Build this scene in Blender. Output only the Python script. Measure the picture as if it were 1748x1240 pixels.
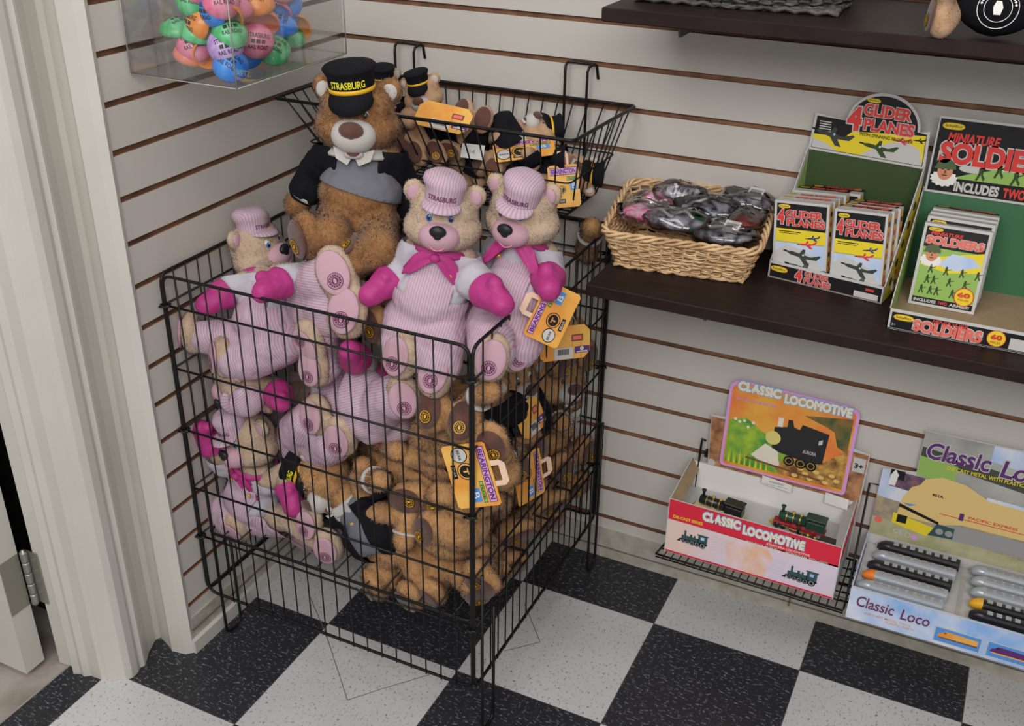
import bpy, bmesh, math, random
import numpy as np
from mathutils import Vector as V, Matrix
from mathutils import noise as mn
from mathutils.bvhtree import BVHTree

for _o in list(bpy.data.objects): bpy.data.objects.remove(_o)
SC = bpy.context.scene
COL = SC.collection
PI = math.pi
random.seed(7); rng = np.random.default_rng(7)

# ---------------------------------------------------------------- camera
CAM_P = V((1.26189, -1.84113, 1.51590)); CAM_R = (1.0852241, -0.01306, 0.4482905); FPX = 1801.702
cd = bpy.data.cameras.new('camera'); cam = bpy.data.objects.new('camera', cd); COL.objects.link(cam)
cam.location = CAM_P; cam.rotation_euler = CAM_R; cd.sensor_width = 36; cd.lens = 36*FPX/1748; cd.clip_start = .05
SC.camera = cam
CAM_M = cam.rotation_euler.to_matrix()

# ---------------------------------------------------------------- world, lights, exposure
SC.view_settings.view_transform = 'Standard'; SC.view_settings.look = 'None'; SC.view_settings.gamma = 1
SC.view_settings.use_curve_mapping = False
SC.view_settings.exposure = 0.0
w = bpy.data.worlds.new('World'); SC.world = w; w.use_nodes = True
w.node_tree.nodes['Background'].inputs[0].default_value = (1.0, 0.99, 0.975, 1)
w.node_tree.nodes['Background'].inputs[1].default_value = 0.37
def area(name, loc, size, power, tgt, col=(1, .985, .96)):
    l = bpy.data.lights.new(name, 'AREA'); l.shape = 'RECTANGLE'; l.size, l.size_y = size; l.energy = power; l.color = col
    o = bpy.data.objects.new(name, l); COL.objects.link(o); o.location = loc
    o.rotation_euler = (V(tgt)-V(loc)).to_track_quat('-Z', 'Y').to_euler(); return o
area('ceiling_panel_light', (0.55, -1.35, 2.75), (1.2, .6), 10, (0.55, -1.35, 0))
area('ceiling_panel_light', (2.1, -2.9, 2.6), (1.2, 1.2), 37, (1.0, -.3, .6))
area('ceiling_panel_light', (0.7, -3.3, 2.6), (1.2, 1.2), 32, (.5, -.3, .5))

# ---------------------------------------------------------------- colour and material helpers
def lin(c): return tuple(((x/255)/12.92 if x <= 10 else ((x/255+.055)/1.055)**2.4) for x in c)
GAIN = 2.0
def alb(c, g=GAIN):
    l = lin(c); g = min(g, .88/max(max(l), 1e-4)); return tuple(x*g for x in l) + (1,)
MC = {}
def mat(name, c, rough=.6, var=.0, vscale=30, bump=0, bscale=200, metal=0, spec=.4, sheen=0, coat=0, g=GAIN, c2=None, stretch=None, emit=None):
    if name in MC: return MC[name]
    m = bpy.data.materials.new(name); m.use_nodes = True; nt = m.node_tree; b = nt.nodes['Principled BSDF']
    b.inputs['Base Color'].default_value = alb(c, g); b.inputs['Roughness'].default_value = rough
    b.inputs['Metallic'].default_value = metal; b.inputs['Specular IOR Level'].default_value = spec
    b.inputs['Sheen Weight'].default_value = sheen; b.inputs['Sheen Roughness'].default_value = .6
    b.inputs['Coat Weight'].default_value = coat
    tc = nt.nodes.new('ShaderNodeTexCoord'); src = tc.outputs['Object']
    if stretch:
        mp = nt.nodes.new('ShaderNodeMapping'); mp.inputs['Scale'].default_value = stretch; nt.links.new(src, mp.inputs[0]); src = mp.outputs[0]
    if var or c2:
        n = nt.nodes.new('ShaderNodeTexNoise'); n.inputs['Scale'].default_value = vscale; n.inputs['Detail'].default_value = 4
        nt.links.new(src, n.inputs['Vector'])
        r = nt.nodes.new('ShaderNodeValToRGB'); nt.links.new(n.outputs[0], r.inputs[0])
        a = alb(c, g); bcol = alb(c2, g) if c2 else tuple(x*(1-var) for x in a[:3])+(1,)
        r.color_ramp.elements[0].position = .35; r.color_ramp.elements[1].position = .65
        r.color_ramp.elements[0].color = bcol; r.color_ramp.elements[1].color = a
        nt.links.new(r.outputs[0], b.inputs['Base Color'])
    if bump:
        n = nt.nodes.new('ShaderNodeTexNoise'); n.inputs['Scale'].default_value = bscale; n.inputs['Detail'].default_value = 3
        nt.links.new(src, n.inputs['Vector'])
        bp = nt.nodes.new('ShaderNodeBump'); bp.inputs['Strength'].default_value = bump; bp.inputs['Distance'].default_value = .002
        nt.links.new(n.outputs[0], bp.inputs['Height']); nt.links.new(bp.outputs[0], b.inputs['Normal'])
    MC[name] = m; return m
def stripe_mat(name, ca, cb, period, frac=.5):
    if name in MC: return MC[name]
    m = mat(name, ca, rough=.85, bump=.25, bscale=500, spec=.2); nt = m.node_tree; b = nt.nodes['Principled BSDF']
    at_ = nt.nodes.new('ShaderNodeAttribute'); at_.attribute_name = 'stripe'
    mu = nt.nodes.new('ShaderNodeMath'); mu.operation = 'MULTIPLY'; mu.inputs[1].default_value = 1/period; nt.links.new(at_.outputs['Fac'], mu.inputs[0])
    fr = nt.nodes.new('ShaderNodeMath'); fr.operation = 'FRACT'; nt.links.new(mu.outputs[0], fr.inputs[0])
    r = nt.nodes.new('ShaderNodeValToRGB'); nt.links.new(fr.outputs[0], r.inputs[0])
    e = r.color_ramp.elements; e[0].position = 0; e[0].color = alb(ca, 1.2); e[1].position = frac; e[1].color = alb(ca, 1.2)
    x = e.new(frac+.12); x.color = alb(cb, 1.2); x = e.new(.9); x.color = alb(cb, 1.2); x = e.new(1.0); x.color = alb(ca, 1.2)
    nt.links.new(r.outputs[0], b.inputs['Base Color']); return m
def clear_mat(name, tint=(.985, .99, .988), rough=.04, gl=.28):
    if name in MC: return MC[name]
    m = bpy.data.materials.new(name); m.use_nodes = True; nt = m.node_tree; nt.nodes.remove(nt.nodes['Principled BSDF'])
    t = nt.nodes.new('ShaderNodeBsdfTransparent'); t.inputs[0].default_value = tint+(1,)
    g = nt.nodes.new('ShaderNodeBsdfGlossy'); g.inputs['Roughness'].default_value = rough
    f = nt.nodes.new('ShaderNodeFresnel'); f.inputs[0].default_value = 1.45
    mu = nt.nodes.new('ShaderNodeMath'); mu.operation = 'MULTIPLY_ADD'; mu.inputs[1].default_value = gl; mu.inputs[2].default_value = .008
    nt.links.new(f.outputs[0], mu.inputs[0])
    mx = nt.nodes.new('ShaderNodeMixShader'); nt.links.new(mu.outputs[0], mx.inputs[0])
    nt.links.new(t.outputs[0], mx.inputs[1]); nt.links.new(g.outputs[0], mx.inputs[2])
    nt.links.new(mx.outputs[0], nt.nodes['Material Output'].inputs[0]); MC[name] = m; return m

def at(u, v, x=None, y=None, z=None):          # the place seen at a point of the photo, on a plane of the room
    d = CAM_M @ V(((u-874)/FPX, -(v-620)/FPX, -1))
    if x is not None: t = (x-CAM_P.x)/d.x
    elif y is not None: t = (y-CAM_P.y)/d.y
    else: t = (z-CAM_P.z)/d.z
    return CAM_P + d*t

# ---------------------------------------------------------------- mesh builder
class Fr:
    def __init__(s, o, x, y=None, z=None):
        s.o = V(o); s.x = V(x).normalized()
        if z is None: s.z = s.x.cross(V(y)).normalized()
        else: s.z = V(z).normalized()
        s.y = s.z.cross(s.x).normalized()
    def P(s, a, b, c=0): return s.o + s.x*a + s.y*b + s.z*c
    def moved(s, a, b, c=0): return Fr(s.P(a, b, c), s.x, None, s.z)
    def turned(s, deg):
        a = math.radians(deg); return Fr(s.o, s.x*math.cos(a)+s.y*math.sin(a), None, s.z)
WORLD = Fr((0, 0, 0), (1, 0, 0), (0, 1, 0))
TC = {}
def text2d(txt, off=0.0, shear=0.0):
    k = (txt, off, shear)
    if k in TC: return TC[k]
    c = bpy.data.curves.new('t', 'FONT'); c.body = txt; c.offset = off; c.shear = shear; c.resolution_u = 3; c.size = 1
    o = bpy.data.objects.new('t', c); COL.objects.link(o)
    dg = bpy.context.evaluated_depsgraph_get(); dg.update(); me = o.evaluated_get(dg).to_mesh()
    vs = np.array([v.co[:2] for v in me.vertices]) if len(me.vertices) else np.zeros((1, 2)); fs = [tuple(p.vertices) for p in me.polygons]
    o.evaluated_get(dg).to_mesh_clear(); bpy.data.objects.remove(o); bpy.data.curves.remove(c)
    TC[k] = (vs, fs); return TC[k]
def basis(n, up=(0, 0, 1)):
    n = V(n).normalized(); u = V(up); u = (u-n*u.dot(n))
    if u.length < 1e-4: u = V((1, 0, 0))-n*n.x
    u.normalize(); return u.cross(n), u, n          # right, up, normal
class MB:
    def __init__(s): s.v = []; s.f = []; s.m = []; s.mats = []; s.sm = []
    def mi(s, m):
        if m not in s.mats: s.mats.append(m)
        return s.mats.index(m)
    def add(s, vs, fs, m, smooth=False):
        b = len(s.v); s.v += [tuple(v) for v in vs]; i = s.mi(m)
        for f in fs: s.f.append(tuple(b+k for k in f)); s.m.append(i); s.sm.append(smooth)
        return s
    def box(s, lo, hi, m, fr=WORLD):
        x0, y0, z0 = lo; x1, y1, z1 = hi
        p = [fr.P(*q) for q in ((x0,y0,z0),(x1,y0,z0),(x1,y1,z0),(x0,y1,z0),(x0,y0,z1),(x1,y0,z1),(x1,y1,z1),(x0,y1,z1))]
        return s.add(p, [(0,3,2,1),(4,5,6,7),(0,1,5,4),(1,2,6,5),(2,3,7,6),(3,0,4,7)], m)
    def bbox(s, lo, hi, m, fr=WORLD, b=.002):      # box with softened vertical and top edges
        x0, y0, z0 = lo; x1, y1, z1 = hi
        ring = [(x0+b,y0),(x1-b,y0),(x1,y0+b),(x1,y1-b),(x1-b,y1),(x0+b,y1),(x0,y1-b),(x0,y0+b)]
        cx, cy = (x0+x1)/2, (y0+y1)/2
        def ins(q): return (q[0]+(b if q[0] < cx else -b), q[1]+(b if q[1] < cy else -b))
        vs = [fr.P(*ins(q), z0) for q in ring]+[fr.P(*q, z0+b) for q in ring]+[fr.P(*q, z1-b) for q in ring]+[fr.P(*ins(q), z1) for q in ring]
        fs = [tuple(range(7, -1, -1)), tuple(range(24, 32))]
        for k in range(3):
            for i in range(8): fs.append((k*8+i, k*8+(i+1) % 8, k*8+8+(i+1) % 8, k*8+8+i))
        return s.add(vs, fs, m)
    def prism(s, pts, t, m, fr=WORLD, side=None):  # polygon in the frame's plane, thickness t backwards from w=0
        n = len(pts); a = [fr.P(x, y, 0) for x, y in pts]; b_ = [fr.P(x, y, -t) for x, y in pts]
        s.add(a+b_, [tuple(range(n)), tuple(range(2*n-1, n-1, -1))], m)
        return s.add(a+b_, [(i, n+i, n+(i+1) % n, (i+1) % n) for i in range(n)], side or m)
    def poly(s, pts, m, fr=WORLD, w=.0004): return s.add([fr.P(x, y, w) for x, y in pts], [tuple(range(len(pts)))], m)
    def rect(s, x0, y0, x1, y1, m, fr=WORLD, w=.0004): return s.poly([(x0,y0),(x1,y0),(x1,y1),(x0,y1)], m, fr, w)
    def disc(s, cx, cy, r, m, fr=WORLD, w=.0006, ry=None, n=24, rin=0):
        ry = ry or r
        o = [fr.P(cx+r*math.cos(2*PI*i/n), cy+ry*math.sin(2*PI*i/n), w) for i in range(n)]
        if not rin: return s.add(o, [tuple(range(n))], m)
        k = rin/r; q = [fr.P(cx+rin*math.cos(2*PI*i/n), cy+ry*k*math.sin(2*PI*i/n), w) for i in range(n)]
        return s.add(o+q, [(i, (i+1) % n, n+(i+1) % n, n+i) for i in range(n)], m)
    def text(s, txt, x0, y0, wd, ht, m, fr=WORLD, w=.0008, off=0.01, shear=0, edge=None, eoff=.045, fn=None):
        for mm, of, ww in (([(edge, off+eoff, w)] if edge else [])+[(m, off, w+.0004)]):
            vs, fs = text2d(txt, of, shear); ref, _ = text2d(txt, off, shear)
            lo, hi = ref.min(0), ref.max(0); sx = wd/max(1e-6, hi[0]-lo[0]); sy = ht/max(1e-6, hi[1]-lo[1])
            P_ = fn or (lambda a, b, c: fr.P(a, b, c))
            s.add([P_(x0+(v[0]-lo[0])*sx, y0+(v[1]-lo[1])*sy, ww) for v in vs], fs, mm)
        return s
    def tube(s, pts, r, m, n=6, closed=False, smooth=True):
        pts = [V(p) for p in pts]; N = len(pts); rr = r if hasattr(r, '__len__') else [r]*N
        vs = []; pu = None
        for i, p in enumerate(pts):
            a = pts[i-1] if (i or closed) else p; b = pts[(i+1) % N] if (i < N-1 or closed) else p
            t = (b-a).normalized()
            if pu is None: pu = t.orthogonal().normalized()
            pu = (pu-t*pu.dot(t))
            if pu.length < 1e-6: pu = t.orthogonal()
            pu.normalize(); q = t.cross(pu)
            vs += [p+(pu*math.cos(2*PI*k/n)+q*math.sin(2*PI*k/n))*rr[i] for k in range(n)]
        fs = []
        for i in range(N if closed else N-1):
            j = (i+1) % N
            for k in range(n): fs.append((i*n+k, i*n+(k+1) % n, j*n+(k+1) % n, j*n+k))
        if not closed: fs += [tuple(range(n-1, -1, -1)), tuple((N-1)*n+k for k in range(n))]
        return s.add(vs, fs, m, smooth)
    def ell(s, c, r, m, B=None, n=20, k=12):       # ellipsoid, r along the three axes of B
        if not hasattr(r, '__len__'): r = (r,)*3
        B = B or (V((1,0,0)), V((0,1,0)), V((0,0,1))); c = V(c); vs = []
        for j in range(k+1):
            th = PI*j/k
            for i in range(n):
                ph = 2*PI*i/n; vs.append(c+B[0]*(r[0]*math.sin(th)*math.cos(ph))+B[1]*(r[1]*math.sin(th)*math.sin(ph))+B[2]*(r[2]*math.cos(th)))
        fs = [(j*n+i, (j+1)*n+i, (j+1)*n+(i+1) % n, j*n+(i+1) % n) for j in range(k) for i in range(n)]
        return s.add(vs, fs, m, True)
    def lathe(s, prof, m, fr=WORLD, n=28, a0=0, a1=2*PI, smooth=True, sx=1, sy=1):   # prof: (radius, height)
        full = abs(a1-a0-2*PI) < 1e-6; c = n if full else n+1; vs = []
        for r, h in prof:
            for i in range(c):
                a = a0+(a1-a0)*i/n; vs.append(fr.P(r*sx*math.cos(a), r*sy*math.sin(a), h))
        fs = [(j*c+i, j*c+(i+1) % c, (j+1)*c+(i+1) % c, (j+1)*c+i) for j in range(len(prof)-1) for i in range(n if not full else c)]
        return s.add(vs, fs, m, smooth)
    def build(s, name, parent=None, base=None):
        me = bpy.data.meshes.new(name)
        root = parent
        while root is not None and root.parent is not None: root = root.parent
        off = V(root.location) if root is not None else V(base or (0, 0, 0))
        vs = np.array([tuple(v) for v in s.v], dtype=float)-np.array(off)
        me.from_pydata(vs.tolist(), [], s.f)
        for m in s.mats: me.materials.append(m)
        me.polygons.foreach_set('material_index', s.m); me.polygons.foreach_set('use_smooth', s.sm); me.validate(); me.update()
        o = bpy.data.objects.new(name, me); COL.objects.link(o)
        if parent is not None: o.parent = parent
        else: o.location = off
        return o
def thing(name, label, cat, loc, group=None):
    o = bpy.data.objects.new(name, None); COL.objects.link(o); o.location = loc; o.empty_display_size = .05
    o['label'] = label; o['category'] = cat
    if group: o['group'] = group
    return o
def tag(o, label, cat, group=None, kind=None):
    o['label'] = label; o['category'] = cat
    if group: o['group'] = group
    if kind: o['kind'] = kind
    return o
def struct(o, label=None):
    o['kind'] = 'structure'
    return o
def rounded(pts, r, k=4):                           # polyline with rounded corners (closed)
    out = []; n = len(pts); pts = [V(p) for p in pts]
    for i in range(n):
        p, a, b = pts[i], pts[i-1], pts[(i+1) % n]; da = (a-p).normalized(); db = (b-p).normalized()
        s_, e_ = p+da*r, p+db*r
        for j in range(k+1):
            t = j/k; out.append(s_*(1-t)**2+p*2*t*(1-t)+e_*t**2)
    return out

# ---------------------------------------------------------------- materials
white_lam = mat('white_laminate', (150, 146, 141), .42, var=.04, vscale=3, bump=.05, bscale=60)
mdf = mat('brown_groove_core', (118, 84, 63), .8, vscale=25, c2=(90, 64, 48))
paint = mat('glossy_cream_paint', (152, 149, 143), .38, var=.05, vscale=6, bump=.25, bscale=18)
wire = mat('black_coated_wire', (14, 13, 13), .42, spec=.3)
wood = mat('dark_walnut_laminate', (31, 21, 20), .5, var=.35, spec=.2, vscale=14, stretch=(1, 14, 1))
card_w = mat('white_card', (154, 152, 150), .6, g=1.9)
card_b = mat('brown_card', (125, 106, 84), .8, var=.1)
ink = mat('black_ink', (18, 17, 18), .45)
red = mat('red_ink', (165, 48, 44), .45)
redd = mat('red_card_ink', (165, 30, 48), .4)
yel = mat('yellow_ink', (178, 160, 36), .45)
gold = mat('gold_ink', (178, 132, 34), .45)
green = mat('green_ink', (52, 112, 48), .5)
lgreen = mat('light_green_ink', (112, 140, 70), .5)
dgreen = mat('dark_green_card', (40, 56, 28), .6)
blue = mat('blue_ink', (60, 110, 165), .45)
pblue = mat('pale_blue_ink', (130, 155, 190), .45, c2=(175, 178, 186), vscale=12)
orange = mat('orange_ink', (200, 112, 40), .5)
lorange = mat('light_orange_ink', (198, 154, 76), .5, c2=(190, 124, 52), vscale=18, g=1.6)
purple = mat('purple_ink', (70, 34, 84), .5)
lilac = mat('lilac_ink', (165, 120, 165), .5)
grey = mat('grey_ink', (118, 116, 118), .5)
skin = mat('printed_skin', (160, 105, 80), .5)
brown = mat('brown_ink', (92, 58, 42), .5)
salmon = mat('salmon_ink', (190, 92, 80), .5)
steel = mat('dull_steel', (120, 118, 112), .35, metal=.7)
black_pl = mat('black_toy_paint', (24, 24, 27), .3, spec=.6)
silver_pl = mat('silver_toy_paint', (135, 140, 145), .3, metal=.3)
brass = mat('brass_toy_paint', (150, 125, 55), .3, metal=.6)

# ================================================================ room
GZ = 1.1766; GS = .0762; TX, TY, TT = .5042, -.1658, .3048
def floor_mat():
    m = bpy.data.materials.new('checker_vinyl_tile'); m.use_nodes = True; nt = m.node_tree; L = nt.links; b = nt.nodes['Principled BSDF']
    def N(t, **k):
        n = nt.nodes.new(t)
        for a, c in k.items(): setattr(n, a, c)
        return n
    def M(op, a, c=None, d=None):
        n = N('ShaderNodeMath', operation=op)
        for i, q in enumerate((a, c, d)):
            if q is None: continue
            if isinstance(q, (int, float)): n.inputs[i].default_value = q
            else: L.new(q, n.inputs[i])
        return n.outputs[0]
    tc = N('ShaderNodeTexCoord'); sp = N('ShaderNodeSeparateXYZ'); L.new(tc.outputs['Object'], sp.inputs[0])
    gx = M('DIVIDE', M('SUBTRACT', sp.outputs[0], TX), TT); gy = M('DIVIDE', M('SUBTRACT', sp.outputs[1], TY), TT)
    fx = M('FLOOR', gx); fy = M('FLOOR', gy); par = M('FLOORED_MODULO', M('ADD', fx, fy), 2)
    ax = M('ABSOLUTE', M('SUBTRACT', M('FRACT', gx), .5)); ay = M('ABSOLUTE', M('SUBTRACT', M('FRACT', gy), .5))
    seam = M('GREATER_THAN', M('MAXIMUM', ax, ay), .4975)
    # streaks that turn by tile, as vinyl tile chips do
    def noise(scale, sc3, off):
        mp = N('ShaderNodeMapping'); mp.inputs['Scale'].default_value = sc3; mp.inputs['Location'].default_value = (off, off, 0); mp.inputs['Rotation'].default_value = (0, 0, .7*off)
        L.new(tc.outputs['Object'], mp.inputs[0]); n = N('ShaderNodeTexNoise'); n.inputs['Scale'].default_value = scale; n.inputs['Detail'].default_value = 2
        L.new(mp.outputs[0], n.inputs['Vector']); return n.outputs[0]
    def ramp(v, p0, c0, p1, c1):
        r = N('ShaderNodeValToRGB'); L.new(v, r.inputs[0]); e = r.color_ramp.elements
        e[0].position, e[0].color, e[1].position, e[1].color = p0, c0, p1, c1; return r.outputs[0]
    def mix(f, a, c):
        n = N('ShaderNodeMix', data_type='RGBA')
        if isinstance(f, (int, float)): n.inputs[0].default_value = f
        else: L.new(f, n.inputs[0])
        for q, i in ((a, 6), (c, 7)):
            if isinstance(q, tuple): n.inputs[i].default_value = q
            else: L.new(q, n.inputs[i])
        return n.outputs[2]
    chip = ramp(noise(95, (1, 2.6, 1), 1.0), .60, (0, 0, 0, 1), .66, (1, 1, 1, 1))
    chip2 = ramp(noise(80, (2.6, 1, 1), 4.3), .63, (0, 0, 0, 1), .68, (1, 1, 1, 1))
    spk = ramp(noise(170, (1, 1, 1), 2.0), .63, (0, 0, 0, 1), .68, (1, 1, 1, 1))
    dirt = ramp(noise(3.0, (1, 1, 1), 3.0), .35, alb((140, 140, 140)), .7, alb((151, 152, 152)))
    bl = mix(chip, alb((30, 30, 33)), alb((82, 84, 90))); bl = mix(chip2, bl, alb((64, 64, 70)))
    wh = mix(spk, dirt, alb((100, 95, 90))); wh = mix(chip2, wh, alb((128, 124, 118)))
    c = mix(par, bl, wh); c = mix(seam, c, alb((62, 60, 58)))
    L.new(c, b.inputs['Base Color']); b.inputs['Roughness'].default_value = .32; b.inputs['Specular IOR Level'].default_value = .35
    rn = ramp(noise(9, (1, 1, 1), 5.0), .3, (.28,)*3+(1,), .7, (.5,)*3+(1,)); L.new(rn, b.inputs['Roughness'])
    return m
crack = mat('grimy_crack', (84, 78, 72), .8)
f = MB(); fm = floor_mat()
f.add([(-.189, -5, 0), (4, -5, 0), (4, .02, 0), (-.189, .02, 0)], [(0, 1, 2, 3)], fm)
def strip(pts, wd, z=.0006, m=crack):               # thin crack lines telegraphed through the tiles
    for a, b in zip(pts, pts[1:]):
        a, b = V(a), V(b); n = V((-(b-a).y, (b-a).x, 0)).normalized()*wd/2
        f.add([(a-n)+V((0, 0, z)), (b-n)+V((0, 0, z)), (b+n)+V((0, 0, z)), (a+n)+V((0, 0, z))], [(0, 1, 2, 3)], m)
for pl in ([(527, 1015), (556, 1082), (593, 1196), (655, 1176), (732, 1153)], [(895, 1030), (922, 1097), (862, 1112)]):
    strip([at(u, v, z=0) for u, v in pl], .0016)
struct(f.build('floor'))
f = MB(); hall = mat('worn_brown_hall_floor', (98, 88, 80), .6, c2=(126, 120, 114), vscale=9, bump=.2, bscale=40)
f.add([(-2.2, -5, -.0015), (-.189, -5, -.0015), (-.189, .5, -.0015), (-2.2, .5, -.0015)], [(0, 1, 2, 3)], hall); struct(f.build('floor'))
f = MB(); f.box((-.191, -3.2, -.002), (-.187, -.80, .0012), mat('threshold_strip', (112, 108, 104), .5)); struct(f.build('trim_3'))

def slatwall(name, a, b, z0, z1, nrm, along):
    # slats and T-grooves as one profile pulled along the wall
    prof = [(z1, 0)]
    k = -40
    while GZ-k*GS > z0+.01:
        g = GZ-k*GS
        if g+.006 < z1: prof += [(g+.0048, 0), (g+.0048, -.004), (g+.0095, -.0045), (g+.0095, -.011), (g-.0095, -.011), (g-.0095, -.0045), (g-.0048, -.004), (g-.0048, 0)]
        k += 1
    prof.append((z0, 0)); m = MB(); al = V(along); n = V(nrm)
    A = [al*a+n*d+V((0, 0, z)) for z, d in prof]; B = [al*b+n*d+V((0, 0, z)) for z, d in prof]
    for i in range(len(prof)-1):
        q = white_lam if prof[i][1] == 0 and prof[i+1][1] == 0 else mdf
        m.add([A[i], A[i+1], B[i+1], B[i]], [(0, 1, 2, 3)], q)
    m.add([al*a-n*.016+V((0,0,z0)), al*b-n*.016+V((0,0,z0)), al*b-n*.016+V((0,0,z1)), al*a-n*.016+V((0,0,z1))], [(0,1,2,3)], white_lam)
    return struct(m.build(name))
slatwall('wall_back', 0, 4, .075, 2.75, (0, -1, 0), (1, 0, 0))
slatwall('wall_left', 0, .652, .075, 2.75, (1, 0, 0), (0, -1, 0))
m = MB(); grime = mat('worn_white_baseboard', (138, 134, 126), .55, c2=(122, 116, 106), vscale=30, bump=.5, bscale=60)
m.box((0, -.004, .0), (4, .012, .078), grime); m.box((0, -.0065, .028), (4, -.003, .03), crack)
for i in range(14): x = .75+i*.075+random.uniform(-.02, .02); m.box((x, -.0065, random.uniform(.0, .05)), (x+random.uniform(.003, .015), -.0035, .052+random.uniform(0, .004)), crack) if i % 5 == 4 else None
struct(m.build('baseboard_back'))
m = MB(); m.box((-.012, -.655, 0), (.003, 0, .078), grime)
m.box((-.002, -.662, 0), (.013, -.36, .03), paint); m.box((.002, -.655, .05), (.006, -.3, .053), crack)
struct(m.build('baseboard_left'))
# door casing: moulded profile
pr = [(.002, -.652), (.006, -.662), (-.006, -.673), (-.036, -.678), (-.046, -.672), (-.064, -.665), (-.084, -.658), (-.088, -.668), (-.083, -.682), (-.076, -.70), (-.068, -.712),
      (-.058, -.728), (-.056, -.734), (-.060, -.742), (-.055, -.752), (-.054, -.768), (-.060, -.780), (-.071, -.785), (-.078, -.792), (-.089, -.797), (-.094, -.793), (-.103, -.80), (-.13, -.801), (-.141, -.809), (-.152, -.806), (-.165, -.812), (-.172, -.803), (-.184, -.799), (-.212, -.802),
      (-.212, -.70), (-.212, -.60), (-.02, -.60), (-.02, -.652)]
m = MB(); n = len(pr)
for z0, z1 in ((0, 2.3),):
    m.add([(x, y, z0) for x, y in pr]+[(x, y, z1) for x, y in pr], [(i, (i+1) % n, n+(i+1) % n, n+i) for i in range(n)]+[tuple(range(n, 2*n))], paint)
struct(m.build('trim_1'))
# hall walls and roof added to keep the door gap black
dark = mat('painted_gap_darkness', (16, 14, 14), .9)  # near-black colour stands in for the lack of light in there
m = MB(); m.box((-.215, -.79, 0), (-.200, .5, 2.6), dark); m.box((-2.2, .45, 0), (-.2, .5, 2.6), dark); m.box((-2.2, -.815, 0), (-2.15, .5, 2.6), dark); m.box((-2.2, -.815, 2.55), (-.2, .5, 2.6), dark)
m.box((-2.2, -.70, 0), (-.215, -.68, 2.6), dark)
struct(m.build('wall_blackout'))
# door leaf
d = MB(); DX0, DX1 = -.98, -.234
d.box((DX0, -.861, .012), (DX1, -.817, 2.03), paint)
d.box((DX0+.10, -.8625, .30), (DX1-.12, -.8605, .95), paint); d.box((DX0+.10, -.8625, 1.10), (DX1-.12, -.8605, 1.9), paint)
dr = d.build('door_1'); struct(dr)
h = MB()
for i, z in enumerate((.165, .19, .215, .24, .265)):
    h.lathe([(0, z-.0115), (.0065, z-.0115), (.0072, z-.009), (.0072, z+.009), (.0065, z+.0115), (0, z+.0115)], steel, Fr((-.226, -.811, 0), (1, 0, 0), (0, 1, 0)), 14)
h.lathe([(0, .152), (.004, .15), (.004, .28), (0, .281)], steel, Fr((-.226, -.811, 0), (1, 0, 0), (0, 1, 0)), 10)
h.box((-.2335, -.86, .155), (-.2325, -.818, .275), steel); h.box((-.228, -.8045, .155), (-.2, -.8025, .275), steel)
h.build('hinge', dr)

# ================================================================ shelves
def shelf(top, x0, lab, brx):
    t = thing('wall_shelf', lab, 'shelf', (x0, -.15, top-.02))
    m = MB(); m.bbox((x0, -.305, top-.0205), (2.35, -.001, top), wood, b=.0015); m.build('board', t)
    for bx in brx:
        b = MB(); fr = Fr((bx, 0, top-.0205), (0, -1, 0), (0, 0, 1))
        b.prism([(-.006, 0), (.272, 0), (.278, -.004), (.278, -.014), (.272, -.018), (.04, -.018), (.02, -.03), (-.006, -.03)], .003, mat('dark_grey_bracket', (58, 56, 56), .4, metal=.5), fr); b.build('bracket', t)
    return t
shelf(1.2528, .675, 'dark brown shelf board high on the right, cut by the top edge', (.788, 1.38, 1.99))
shelf(.8025, .672, 'dark brown shelf board holding the toy display boxes and wicker basket', (.872, 1.47, 2.08))

# ================================================================ big wire bin in the corner
BX0, BX1, BY0, BY1, BZ0, BZ1 = .012, .606, -.600, -.018, .115, .802
BL = [.745, .621, .493, .364, .252]
bn = thing('wire_bin', 'tall black wire floor bin in the corner heaped with plush bears', 'bin', ((BX0+BX1)/2, (BY0+BY1)/2, 0))
def panel(name, o, ux, W_, n_w, skew=0):
    m = MB(); fr = Fr(o, ux, (0, 0, 1)); h_ = BZ1-BZ0
    m.tube(rounded([fr.P(0, 0), fr.P(W_, 0), fr.P(W_, h_), fr.P(0, h_)], .022), .0030, wire, 6, True)
    for i in range(1, n_w):
        x = W_*i/n_w; m.tube([fr.P(x, -.004, .002), fr.P(x, h_+.002, .002)], .00145, wire, 5)
    for z in BL: m.tube([fr.P(.001, z-BZ0), fr.P(W_-.001, z-BZ0)], .0021, wire, 6)
    return m.build(name, bn)
panel('front_panel', (BX0, BY0, BZ0), (1, 0, 0), BX1-BX0, 19)
panel('side_panel', (BX1+.004, BY0, BZ0), (0, 1, 0), BY1-BY0, 19)
panel('side_panel', (BX0-.004, BY0+.0, BZ0), (0, 1, 0), BY1-BY0, 19)
panel('back_panel', (BX0, BY1, BZ0), (1, 0, 0), BX1-BX0, 19)
m = MB(); zs = .258
m.tube(rounded([(BX0+.01, BY0+.01, zs), (BX1-.006, BY0+.01, zs), (BX1-.006, BY1-.01, zs), (BX0+.01, BY1-.01, zs)], .015), .003, wire, 6, True)
for i in range(1, 16):
    x = BX0+.01+(BX1-BX0-.016)*i/16; m.tube([(x, BY0+.01, zs+.002), (x, BY1-.01, zs+.002)], .0017, wire, 5)
for i in range(1, 5):
    y = BY0+.01+(BY1-BY0-.02)*i/5; m.tube([(BX0+.01, y, zs-.002), (BX1-.006, y, zs-.002)], .0024, wire, 6)
m.build('shelf_grid', bn)
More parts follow.
